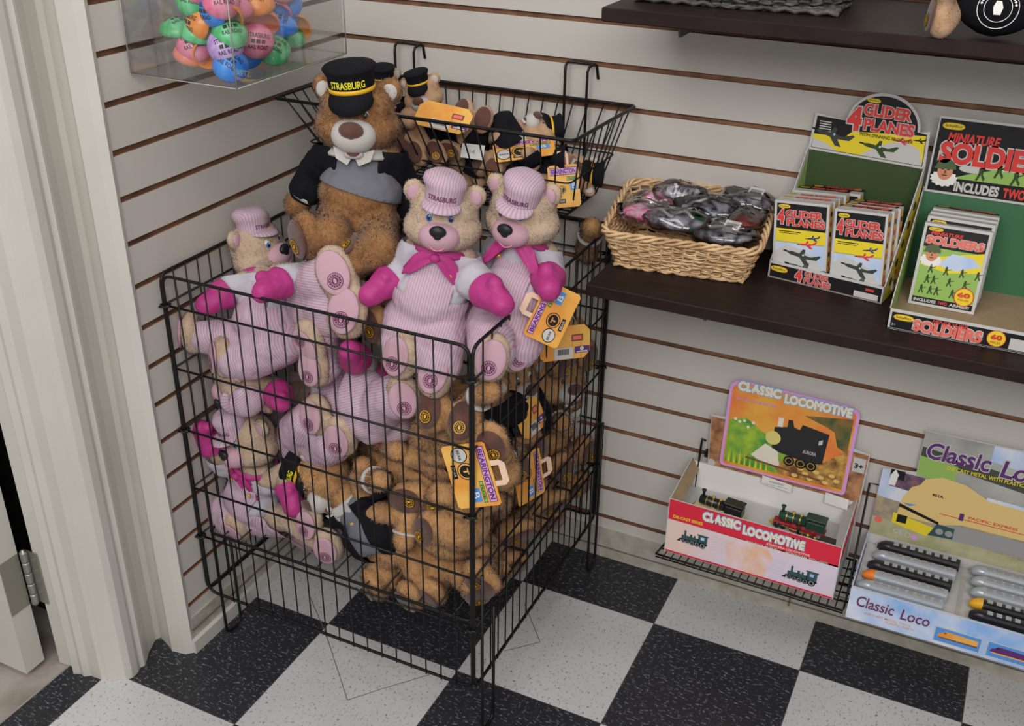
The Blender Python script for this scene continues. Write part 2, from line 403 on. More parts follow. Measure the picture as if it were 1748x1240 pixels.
for lx, ly, sg in ((.034, -.592, 1), (.622, -.592, 1), (.622, -.034, -1), (.034, -.034, -1)):
    m = MB(); e = .045*sg
    pts = [(lx, ly, .37), (lx, ly, .03)]+[(lx, ly+e*(1-math.cos(PI*k/8))/2, .018-.0155*math.sin(PI*k/8)) for k in range(9)]+[(lx, ly+e, .03), (lx, ly+e, .27)]
    m.tube(pts, .003, wire, 8); m.build('leg', bn)
for cx, cy in ((BX0, BY0), (BX1, BY0), (BX1, BY1), (BX0, BY1)):
    for z in (.745, .493, .252):
        m = MB(); m.tube([(cx+.008*math.cos(a), cy+.008*math.sin(a), z+.002*math.sin(2*a)) for a in [2*PI*k/10 for k in range(10)]], .0022, wire, 6, True)
        m.tube([(cx-.012, cy-.004, z-.004), (cx+.012, cy-.004, z+.002)], .0022, wire, 6); m.build('clip_ring', bn)

# ================================================================ hanging basket on the back wall
hb = thing('hanging_basket', 'flared black wire basket hung on the back wall behind the bears', 'basket', (.335, -.15, .865))
m = MB(); RZ, HZ = 1.036, .868
R4 = [(.030, -.278), (.628, -.278), (.640, -.014), (.032, -.014)]; B4 = [(.085, -.175), (.578, -.175), (.578, -.02), (.085, -.02)]
def lp(p, q, t): return (p[0]+(q[0]-p[0])*t, p[1]+(q[1]-p[1])*t)
m.tube(rounded([(x, y, RZ) for x, y in R4], .012), .0033, wire, 8, True)
m.tube(rounded([(x, y, HZ) for x, y in B4], .012), .0022, wire, 6, True)
mid = [lp(a, b, .45) for a, b in zip(B4, R4)]
m.tube(rounded([(x, y, HZ+.45*(RZ-HZ)) for x, y in mid], .012), .0016, wire, 6, True)
for i in range(1, 20):
    t = i/20
    rf, rb = lp(R4[0], R4[1], t), lp(R4[3], R4[2], t); bf, bb = lp(B4[0], B4[1], t), lp(B4[3], B4[2], t)
    m.tube([(rb[0], rb[1], RZ), (bb[0], bb[1], HZ+.004), (bb[0], bb[1]-.008, HZ-.002), (bf[0], bf[1]+.01, HZ-.002), (bf[0], bf[1], HZ+.006), (rf[0], rf[1], RZ)], .0015, wire, 5)
for i in range(1, 9):
    t = i/9
    rl, rr = lp(R4[0], R4[3], t), lp(R4[1], R4[2], t); bl, br = lp(B4[0], B4[3], t), lp(B4[1], B4[2], t)
    m.tube([(rl[0], rl[1], RZ), (bl[0], bl[1], HZ+.004), (bl[0]+.008, bl[1], HZ-.004), (br[0]-.006, br[1], HZ-.004), (br[0]+.004, br[1], HZ+.006), (rr[0], rr[1], RZ)], .0015, wire, 5)
m.build('wire_cage', hb)
for x0, x1 in ((.137, .184), (.502, .550)):
    m = MB(); HT = GZ-GS
    m.tube([(x0, -.022, .90), (x0, -.022, HT-.012), (x0, -.02, HT-.004), (x0, -.012, HT), (x0+.012, -.006, HT+.001), (x1, -.006, HT), (x1+.001, -.001, HT-.001)], .0028, wire, 8)
    m.tube([(x1-.004, -.022, .90), (x1-.004, -.022, HT-.012), (x1-.002, -.02, HT-.004), (x1+.001, -.008, HT), (x1+.006, -.003, HT-.002), (x1+.010, -.003, HT-.026)], .0026, wire, 8)
    m.build('wall_hook', hb)

# ================================================================ acrylic bin with rubber poppers
acr = clear_mat('clear_acrylic'); acre = mat('acrylic_edge', (118, 118, 112), .25, spec=.6)
ax0, ax1, ay0, ay1, az0, az1 = .006, .212, -.592, -.300, 1.138, 1.30
ab = thing('acrylic_bin', 'clear acrylic bin hung on the left wall holding coloured rubber poppers', 'bin', ((ax0+ax1)/2, (ay0+ay1)/2, az0))
t_ = .003
for nm, lo, hi in (('bottom_panel', (ax0, ay0, az0), (ax1, ay1, az0+t_)), ('front_panel', (ax1-t_, ay0, az0), (ax1, ay1, az1)), ('back_panel', (ax0, ay0, az0), (ax0+t_, ay1, az1+.02)), ('side_panel', (ax0, ay0, az0), (ax1, ay0+t_, az1)), ('side_panel', (ax0, ay1-t_, az0), (ax1, ay1, az1))):
    m = MB(); e = .0002
    lo = tuple(a+e for a in lo); hi = tuple(a-e for a in hi)
    m.box(lo, hi, acr); m.build(nm, ab)
m = MB()
for a, b in (((ax1, ay0, az0), (ax1, ay0, az1)), ((ax0, ay0, az0), (ax1, ay0, az0)), ((ax1, ay0, az0), (ax1, ay1, az0)), ((ax1, ay1, az0), (ax0, ay1, az0)), ((ax1, ay1, az0), (ax1, ay1, az1)), ((ax0, ay0, az0), (ax0, ay0, az1)), ((ax0, ay1, az0), (ax0, ay1, az1))):
    m.tube([a, b], .0011, acre, 4)
m.build('glued_edge', ab)
def swirl(name, a, b):
    m = mat(name, a, .28, c2=b, vscale=22, spec=.55); n = [x for x in m.node_tree.nodes if x.type == 'TEX_NOISE'][0]
    n.inputs['Distortion'].default_value = 1.6; return m
PC = [('orange', (216, 118, 40), (220, 150, 70)), ('green', (20, 124, 62), (90, 160, 116)), ('blue', (24, 84, 176), (60, 128, 196)), ('purple', (132, 100, 158), (172, 150, 188)), ('pink', (214, 84, 134), (214, 140, 158)), ('coral', (214, 120, 70), (206, 120, 120))]
pm = [swirl('tie_dye_rubber_'+n.replace(' ', '_'), a, b) for n, a, b in PC]
pop_mesh = {}
def popper(ci, fr, R=.0275):
    if ci not in pop_mesh:
        m = MB(); W0 = Fr((0, 0, 0), (1, 0, 0), (0, 1, 0)); N_ = 9
        out = [(R*math.sin(PI*.5*i/N_), R*math.cos(PI*.5*i/N_)*.86) for i in range(N_+1)]
        inn = [((R-.003)*math.sin(PI*.5*i/N_), (R-.003)*math.cos(PI*.5*i/N_)*.80) for i in range(N_, -1, -1)]
        m.lathe(out+[(R-.0015, -.001)]+inn, pm[ci], W0, 26)
        def onto(a, b, c):
            r = math.hypot(a, b); th = min(1.5, r/R); k = (R+.0003+c*.2)*math.sin(th)/max(r, 1e-6)
            return V((a*k, b*k, (R+.0003+c*.2)*math.cos(th)*.86))
        for s_, y_, w_, h_ in (('STRASBURG', .005, .036, .0075), ('RAIL ROAD', -.013, .032, .0068)):
            vs, fs = text2d(s_, .02); lo, hi = vs.min(0), vs.max(0)
            m.add([onto(-w_/2+(v[0]-lo[0])/(hi[0]-lo[0])*w_, y_+(v[1]-lo[1])/(hi[1]-lo[1])*h_, 0) for v in vs], fs, ink)
        for k in range(3):
            a0 = [(-.012+.008*k, -.0035), (-.006+.008*k, -.0035), (-.006+.008*k, .0025), (-.012+.008*k, .0025)]
            m.add([onto(x, y, 0) for x, y in a0], [(0, 1, 2, 3)], ink)
        o = m.build('rubber_popper'); pop_mesh[ci] = o.data
    else:
        o = bpy.data.objects.new('rubber_popper', pop_mesh[ci]); COL.objects.link(o)
    o.matrix_world = Matrix(((fr.x.x, fr.y.x, fr.z.x, fr.o.x), (fr.x.y, fr.y.y, fr.z.y, fr.o.y), (fr.x.z, fr.y.z, fr.z.z, fr.o.z), (0, 0, 0, 1)))
    return o
# (u, v, depth row, colour, dome direction)
PL = [(345,90,.17,3,0),(398,115,.185,2,1),(392,60,.175,1,1),(350,38,.175,0,2),(441,70,.18,4,0),(468,98,.16,1,1),(480,50,.15,2,3),(507,52,.135,0,1),(310,30,.16,2,4),(300,52,.13,0,4),(272,12,.12,1,2),
      (325,100,.14,0,1),(305,68,.12,1,3),(282,92,.11,4,2),(318,18,.17,4,1),(448,42,.17,5,1),(440,12,.165,0,3),(402,20,.16,4,3),(506,75,.12,1,3),(540,62,.10,1,1),(536,15,.11,2,1),(540,38,.105,3,3),
      (490,8,.12,2,2),(380,5,.15,2,4),(300,105,.10,5,3),(420,90,.13,2,1),(455,118,.12,4,3),(350,66,.12,3,4),(372,92,.11,4,1),(500,96,.09,4,4),(520,30,.08,0,2),(470,25,.12,4,2),(340,8,.12,3,2),(265,65,.08,1,3),(360,-12,.14,1,1),(420,-14,.15,2,2),(480,-18,.13,5,1),(300,-14,.13,4,0),(540,-12,.1,0,1),(255,-8,.1,2,2)]
dirs = [(1, -.9, .3), (.7, -.5, .75), (.5, -1, .6), (.3, -.2, 1), (-.3, -1, .2)]
where_ = ['near the front corner of the bin', 'low against the clear front', 'in the middle of the heap', 'near the top of the heap', 'towards the left end of the bin', 'towards the right end of the bin', 'at the back near the wall']
pops = []
for i, (u, v, dx, ci, di) in enumerate(PL):
    p = at(u, v, x=dx); p.z = max(p.z, az0+.022); p.y = min(max(p.y, ay0+.034), ay1-.034)
    if dx > .178: p.x = .176
    d = V(dirs[di])+V((random.uniform(-.2, .2), random.uniform(-.2, .2), random.uniform(-.2, .2)))
    if (i % 4) == 3: d = -d+V((0, 0, 1.2))
    r_, u_, n_ = basis(d, (random.uniform(-.9, .9), .1, 1)); o = popper(ci, Fr(p, r_, None, n_))
    o['category'] = 'toy popper'; o['group'] = 'rubber poppers in the acrylic bin'
    hx = 'left' if u < 330 else 'right' if u > 470 else 'middle'; hv = 'top' if v < 15 else 'upper' if v < 45 else 'centre' if v < 80 else 'bottom'
    pops.append((o, (PC[ci][0], hx, hv, u, v)))
for c in sorted(set(k[0] for o, k in pops)):
    g = sorted([q for q in pops if q[1][0] == c], key=lambda q: q[1][3])
    ordn = ['leftmost', 'second from left', 'third from left', 'fourth from left', 'fifth from left', 'sixth from left', 'seventh from left', 'eighth from left', 'ninth from left', 'tenth from left', 'eleventh from left', 'twelfth from left']
    for i, (o, k) in enumerate(g):
        pos = ordn[i] if i < len(g)-1 else 'rightmost'
        o['label'] = '%s tie-dye rubber popper, %s of its colour, %s %s of bin' % (c, pos, k[2], k[1])

# ================================================================ plush bears
def fur_mat(name, c, c2, vs=60, sheen=.15, g=GAIN):
    return mat(name, c, .95, g=g, c2=c2, vscale=vs, bump=.2, bscale=350, sheen=sheen, spec=.1)
F_BROWN = fur_mat('brown_plush', (148, 113, 78), (134, 99, 64), 30, g=1.95)
F_BIG = fur_mat('dark_brown_plush', (124, 90, 58), (112, 78, 48), 30, g=1.8)
F_YEL = fur_mat('cream_plush', (180, 159, 139), (172, 148, 126), 40, g=1.25)
F_TAN = fur_mat('tan_plush', (160, 130, 104), (148, 116, 88), 50, g=1.6)
PINKP = mat('soft_pink_velour', (188, 150, 164), .9, bump=.2, bscale=500, g=1.1)
WHITEP = mat('white_velour', (180, 175, 170), .9, bump=.2, bscale=500, g=1.2)
DKPAD = mat('dark_brown_velour', (72, 42, 32), .8, bump=.25, bscale=400, sheen=.3, c2=(54, 30, 24), vscale=40)
HOT = mat('hot_pink_satin', (174, 56, 124), .5, bump=.15, bscale=90, g=1.1, spec=.25)
TEE = mat('white_cotton', (178, 173, 182), .85, g=1.15, bump=.2, bscale=300)
JACK = mat('black_jacket_cloth', (15, 15, 19), .85, bump=.3, bscale=400, spec=.12)
VEST = mat('grey_vest_cloth', (80, 80, 87), .8, bump=.3, bscale=500)
CAPB = mat('black_cap_cloth', (14, 14, 18), .8, bump=.3, bscale=400, spec=.15)
GOLDB = mat('gold_braid', (196, 150, 34), .5, bump=.3, bscale=500)
GOLDM = mat('gold_button', (176, 140, 70), .3, metal=.5)
NOSE = mat('black_nose_satin', (18, 17, 20), .45)
STR = stripe_mat('pink_white_pinstripe', (180, 165, 176), (178, 134, 154), .0044, .52)
EYEW = mat('eye_white', (190, 190, 190), .2); EYEB = mat('eye_blue', (40, 84, 140), .2); EYEK = mat('eye_black', (10, 10, 12), .1, spec=.7)
MAUVE = mat('dark_maroon_thread', (72, 24, 58), .7); STITCH = mat('smile_stitch', (168, 100, 120), .8)

def prim_mesh(bm, p, inf):
    if p[0] == 's':
        c, r, B = V(p[1]), p[2], p[3]
        if not hasattr(r, '__len__'): r = (r,)*3
        vs = []; n, k = 20, 12
        top = bm.verts.new(c+B[2]*(r[2]+inf)); bot = bm.verts.new(c-B[2]*(r[2]+inf)); rings = []
        for j in range(1, k):
            th = PI*j/k; rings.append([bm.verts.new(c+B[0]*((r[0]+inf)*math.sin(th)*math.cos(2*PI*i/n))+B[1]*((r[1]+inf)*math.sin(th)*math.sin(2*PI*i/n))+B[2]*((r[2]+inf)*math.cos(th))) for i in range(n)])
    else:                                            # tapered capsule
        a, b, ra, rb = V(p[1]), V(p[2]), p[3]+inf, p[4]+inf
        t = (b-a); L = t.length; t = t.normalized() if L > 1e-5 else V((0, 0, 1)); q = t.orthogonal().normalized(); w_ = t.cross(q); n = 16; rings = []
        top = bm.verts.new(a-t*ra); bot = bm.verts.new(b+t*rb)
        for j in range(1, 5): th = PI/2*j/4; rings.append((a-t*ra*math.cos(th), ra*math.sin(th)))
        for j in range(4): th = PI/2*j/4; rings.append((b+t*rb*math.sin(th), rb*math.cos(th)))
        rings = [[bm.verts.new(c+(q*math.cos(2*PI*i/n)+w_*math.sin(2*PI*i/n))*r) for i in range(n)] for c, r in rings]
    n = len(rings[0])
    for i in range(n):
        bm.faces.new((top, rings[0][(i+1) % n], rings[0][i])); bm.faces.new((bot, rings[-1][i], rings[-1][(i+1) % n]))
        for j in range(len(rings)-1): bm.faces.new((rings[j][i], rings[j][(i+1) % n], rings[j+1][(i+1) % n], rings[j+1][i]))
E3 = (V((1, 0, 0)), V((0, 1, 0)), V((0, 0, 1)))
def blob(prims, vox, inf=0, smooth=6, wr=0, wf=60, cuts=(), thick=0, seed=0):
    # union of soft volumes, remeshed into one skin, then optionally wrinkled, cut and given cloth thickness
    bm = bmesh.new()
    for p in prims: prim_mesh(bm, p, inf)
    me = bpy.data.meshes.new('tmp'); bm.to_mesh(me); bm.free()
    o = bpy.data.objects.new('tmp', me); COL.objects.link(o)
    r = o.modifiers.new('r', 'REMESH'); r.mode = 'VOXEL'; r.voxel_size = vox
    s = o.modifiers.new('s', 'SMOOTH'); s.factor = .5; s.iterations = smooth
    dg = bpy.context.evaluated_depsgraph_get(); dg.update()
    m2 = bpy.data.meshes.new_from_object(o.evaluated_get(dg)); bpy.data.objects.remove(o); bpy.data.meshes.remove(me)
    bm = bmesh.new(); bm.from_mesh(m2); bpy.data.meshes.remove(m2)
    bmesh.ops.recalc_face_normals(bm, faces=bm.faces)
    if wr:
        bm.normal_update()
        for v in bm.verts: v.co += v.normal*wr*(mn.noise(v.co*wf+V((seed*3.1, 0, 0)))+.5*mn.noise(v.co*wf*2.3))
    for pt, nn in cuts:
        bmesh.ops.bisect_plane(bm, geom=bm.verts[:]+bm.edges[:]+bm.faces[:], plane_co=V(pt), plane_no=V(nn).normalized(), clear_outer=True)
    if thick and len(bm.faces): bmesh.ops.solidify(bm, geom=bm.faces[:], thickness=thick)
    return bm
def emit(bms, name, parent, m, stripe=None, fur=None, block=None):
    # write bmeshes into one child mesh; fur = (length, per cm2, width) adds short pile hairs to the same mesh
    root = parent
    while root.parent is not None: root = root.parent
    off = np.array(root.location); VS = []; FS = []; NS = []; b = 0
    for bm in bms:
        bm.verts.ensure_lookup_table(); bm.normal_update()
        VS.append(np.array([v.co[:] for v in bm.verts]).reshape(-1, 3)); NS.append(np.array([v.normal[:] for v in bm.verts]).reshape(-1, 3))
        FS += [tuple(b+v.index for v in f.verts) for f in bm.faces]; b += len(bm.verts)
    if fur:
        L, dens, wd = fur; P = []; Nn = []; k = 0
        for bm in bms:
            tris = bm.calc_loop_triangles(); A = np.array([[l.vert.co[:] for l in t] for t in tris]); NN = np.array([[l.vert.normal[:] for l in t] for t in tris])
            ar = np.linalg.norm(np.cross(A[:, 1]-A[:, 0], A[:, 2]-A[:, 0]), axis=1)/2; n = int(ar.sum()*1e4*dens)
            idx = rng.choice(len(A), n, p=ar/ar.sum()); u = rng.random((n, 2)); fl = u.sum(1) > 1; u[fl] = 1-u[fl]; w0 = 1-u.sum(1)
            pp = A[idx, 0]*w0[:, None]+A[idx, 1]*u[:, :1]+A[idx, 2]*u[:, 1:]; nn = NN[idx, 0]*w0[:, None]+NN[idx, 1]*u[:, :1]+NN[idx, 2]*u[:, 1:]
            P.append(pp); Nn.append(nn/np.linalg.norm(nn, axis=1)[:, None])
        P = np.concatenate(P); Nn = np.concatenate(Nn)
        if block:
            keep = [all(t.ray_cast(V(p)-V(q)*.002, V(q), .02)[0] is None for t in block) for p, q in zip(P, Nn)]
            P, Nn = P[keep], Nn[keep]
        n = len(P); cl = np.array([mn.noise_vector(V(p)*70)[:] for p in P])
        dr = Nn*.62+cl*.9+rng.normal(0, .28, (n, 3))+np.array([0, 0, -.28]); dr /= np.linalg.norm(dr, axis=1)[:, None]
        dr += Nn*np.maximum(0, .25-(dr*Nn).sum(1))[:, None]
        sd = np.cross(dr, Nn+rng.normal(0, .25, (n, 3))); sd /= np.linalg.norm(sd, axis=1)[:, None]
        ln = L*rng.uniform(.6, 1.15, n)[:, None]
        tri = np.stack([P-sd*wd/2, P+sd*wd/2, P+dr*ln], 1); gn_ = np.cross(2*sd, dr); fl_ = (gn_*Nn).sum(1) < 0; tri[fl_] = tri[fl_][:, [1, 0, 2]]; tri = tri.reshape(-1, 3)
        VS.append(tri); nb = Nn*.8+dr*.35; nb /= np.linalg.norm(nb, axis=1)[:, None]; NS.append(np.repeat(nb, 3, 0))
        FS += [(b+3*i, b+3*i+1, b+3*i+2) for i in range(n)]
    VS = np.concatenate(VS); NS = np.concatenate(NS)
    me = bpy.data.meshes.new(name); me.from_pydata((VS-off).tolist(), [], FS); me.materials.append(m)
    me.polygons.foreach_set('use_smooth', [True]*len(me.polygons)); me.update()
    if stripe:
        a = me.attributes.new('stripe', 'FLOAT', 'POINT'); a.data.foreach_set('value', stripe(VS).astype(np.float32))
    if fur: me.normals_split_custom_set_from_vertices([tuple(x) for x in NS])
    o = bpy.data.objects.new(name, me); COL.objects.link(o); o.parent = parent
    return o
def bvh(bm): return BVHTree.FromBMesh(bm)

def emblem(m, fr, r, dk, lt):
    m.disc(0, 0, r, dk, fr, .0004, n=22); m.disc(0, 0, r*.9, lt, fr, .0007, n=22, rin=r*.80); m.disc(0, 0, r*.52, lt, fr, .0007, n=18, rin=r*.45)
    for k in range(14):
        a = 2*PI*k/14; m.disc(r*.67*math.cos(a), r*.67*math.sin(a), r*.075, lt, fr, .0007, n=6)
    m.poly([(-.12*r, -.3*r), (.12*r, -.3*r), (.2*r, .0), (.10*r, .32*r), (-.10*r, .32*r), (-.22*r, .05*r)], lt, fr, .0008)

def engineer_cap(parent, c, Rr, Fw, Up, R, scr=1):
    B = Fr(c, Rr, None, Up)                         # x right, y forward?, z up
    m = MB(); fr = Fr(c, Rr, Fw); fr.z = V(Up).normalized(); fr.y = V(Fw).normalized()
    H = R*.62
    prof = [(R*.98, 0), (R*1.0, H*.5), (R*1.02, H), (R*1.10, H*1.25), (R*1.12, H*1.6), (R*1.0, H*2.0), (R*.7, H*2.25), (R*.3, H*2.33), (0, H*2.34)]
    vs0 = len(m.v)
    m.lathe(prof, STR, fr, 36)
    for i in range(vs0, len(m.v)):                  # soft, slightly collapsed crown
        q = V(m.v[i]); h_ = (q-V(c)).dot(fr.z)/H
        if h_ > 1.0: q = q+fr.x*(-.12*R*(h_-1))-fr.y*(.10*R*(h_-1))+V(mn.noise_vector(q*38))*R*.07
        m.v[i] = tuple(q)
    vs = []; n = 16                                  # short visor
    for k, (rr, dz) in enumerate(((.99, 0), (1.25, -.04), (1.5, -.16), (1.62, -.3), (1.6, -.34), (1.25, -.10), (.97, -.06))):
        for i in range(n+1):
            a = PI*(.14+.72*i/n); e = 1+(rr-1)*math.sin(PI*i/n)**.6
            vs.append(fr.P(R*e*math.cos(a), R*e*math.sin(a), R*dz*math.sin(PI*i/n)**.5))
    m.add(vs, [(j*(n+1)+i, j*(n+1)+i+1, (j+1)*(n+1)+i+1, (j+1)*(n+1)+i) for j in range(6) for i in range(n)], STR, True)
    def on(a, b, w_): th = -a/R; return fr.P(R*1.012*math.sin(-th)+0, R*1.012*math.cos(th), b)+fr.y*w_
    m.text('STRASBURG', -R*.78, H*.28, R*1.56, H*.42, MAUVE, fn=lambda a, b, w_: on(-a, b, w_) if False else on(a, b, w_), off=.02)
    o = m.build('engineer_cap', parent)
    a = o.data.attributes.new('stripe', 'FLOAT', 'POINT'); root = parent
    rl = V(root.location); out = []
    for v in o.data.vertices:
        q = v.co+rl-V(c); out.append(math.atan2(q.dot(fr.x), q.dot(fr.y))*R*.9 if q.dot(fr.z) < H*1.9 else q.dot(fr.x))
    a.data.foreach_set('value', out); return o
def conductor_cap(parent, c, Rr, Fw, Up, R, text=True):
    m = MB(); fr = Fr(c, Rr, Fw); fr.z = V(Up).normalized(); fr.y = V(Fw).normalized(); H = R*.75
    m.lathe([(R*.97, 0), (R, H*.12), (R*1.03, H*.9), (R*1.16, H*1.22), (R*1.20, H*1.36), (R*1.1, H*1.5), (R*.6, H*1.58), (0, H*1.6)], CAPB, fr, 36)
    m.lathe([(R*1.0, H*.02), (R*1.03, H*.03), (R*1.04, H*.26), (R*1.0, H*.28)], GOLDB, fr, 30, -PI*.06, PI*1.06)
    n = 16; vs = []
    for rr, dz in ((.99, .05), (1.2, -.06), (1.42, -.42), (1.5, -.72), (1.46, -.76), (1.2, -.2), (.95, -.02)):
        for i in range(n+1):
            a = PI*(.12+.76*i/n); s = math.sin(PI*i/n)**.5; e = 1+(rr-1)*s; vs.append(fr.P(R*e*math.cos(a)*(1-.1*(rr-1)), R*e*math.sin(a), R*dz*s))
    m.add(vs, [(j*(n+1)+i, j*(n+1)+i+1, (j+1)*(n+1)+i+1, (j+1)*(n+1)+i) for j in range(6) for i in range(n)], CAPB, True)
    if text:
        m.text('STRASBURG', -R*.8, H*.40, R*1.6, H*.42, mat('yellow_thread', (206, 196, 40), .6), off=.02, fn=lambda a, b, w_: fr.P(R*1.03*math.sin(a/R), R*1.03*math.cos(a/R), b)+fr.y*w_)
    return m.build('conductor_cap', parent)

def suitcase_tag(parent, fr, w_, h_, kind=0):
    m = MB(); c = .012 if kind else .004
    m.prism([(0, c), (c, 0), (w_-c, 0), (w_, c), (w_, h_-c), (w_-c, h_), (c, h_), (0, h_-c)], .0008, lorange, fr)
    if kind == 0:
        m.prism([(w_*.30, h_), (w_*.30, h_+.016), (w_*.36, h_+.024), (w_*.64, h_+.024), (w_*.70, h_+.016), (w_*.70, h_), (w_*.62, h_), (w_*.62, h_+.013), (w_*.38, h_+.013), (w_*.38, h_)], .0008, mat('tag_handle_cream', (190, 160, 140), .6), fr)
        m.rect(w_*.06, h_*.76, w_*.94, h_*.94, ink, fr, .0002); m.rect(w_*.07, h_*.775, w_*.93, h_*.925, lilac, fr, .0004)
        m.text('BEARINGTON', w_*.10, h_*.79, w_*.80, h_*.12, purple, fr, off=.03)
        m.rect(w_*.70, h_*.40, w_*.92, h_*.60, blue, fr, .0004); m.text('B', w_*.76, h_*.43, w_*.10, h_*.14, white_i, fr)
        m.rect(w_*.60, h_*.63, w_*.94, h_*.72, ink, fr, .0003); m.rect(w_*.61, h_*.64, w_*.93, h_*.71, lgreen, fr, .0005); m.text('TRAVEL', w_*.64, h_*.65, w_*.26, h_*.05, ink, fr, w=.0009)
        m.disc(w_*.42, h_*.42, w_*.135, ink, fr, .0003); m.disc(w_*.42, h_*.42, w_*.12, lorange, fr, .0005, rin=w_*.10); m.text('T', w_*.37, h_*.36, w_*.10, h_*.12, lorange, fr, w=.0008, off=.04)
        m.disc(w_*.16, h_*.36, w_*.125, ink, fr, .0003); m.disc(w_*.16, h_*.36, w_*.11, card_w, fr, .0005); m.text('BEAR', w_*.08, h_*.33, w_*.16, h_*.06, ink, fr, w=.0008)
        m.rect(w_*.30, h_*.10, w_*.52, h_*.20, ink, fr, .0004); m.text('BEAR', w_*.33, h_*.12, w_*.16, h_*.06, card_w, fr, w=.0008)
    elif kind == 1:
        m.rect(w_*.64, h_*.52, w_*.86, h_*.72, brown, fr, .0003); m.rect(w_*.67, h_*.56, w_*.83, h_*.68, salmon, fr, .0005)
        m.rect(w_*.66, 0, w_*.665, h_*.52, brown, fr, .0003); m.rect(w_*.82, 0, w_*.825, h_*.52, brown, fr, .0003)
        m.rect(w_*.70, h_*.16, w_*.99, h_*.36, purple, fr, .0006); m.disc(w_*.84, h_*.29, w_*.04, card_w, fr, .0008, n=12); m.rect(w_*.74, h_*.18, w_*.95, h_*.22, card_w, fr, .0009)
        m.prism([(w_*.31, h_*.02), (w_*.67, h_*.02), (w_*.67, h_*.36), (w_*.31, h_*.36)], .0004, card_w, fr.moved(0, 0, .0012))
        for k in range(22):
            x = w_*(.375+.225*k/22); m.rect(x, h_*.15, x+w_*(.004+.004*(k*7 % 3)/2), h_*.32, ink, fr, .0016)
    return m.build('paper_tag', parent)
white_i = mat('white_ink', (185, 183, 180), .5)

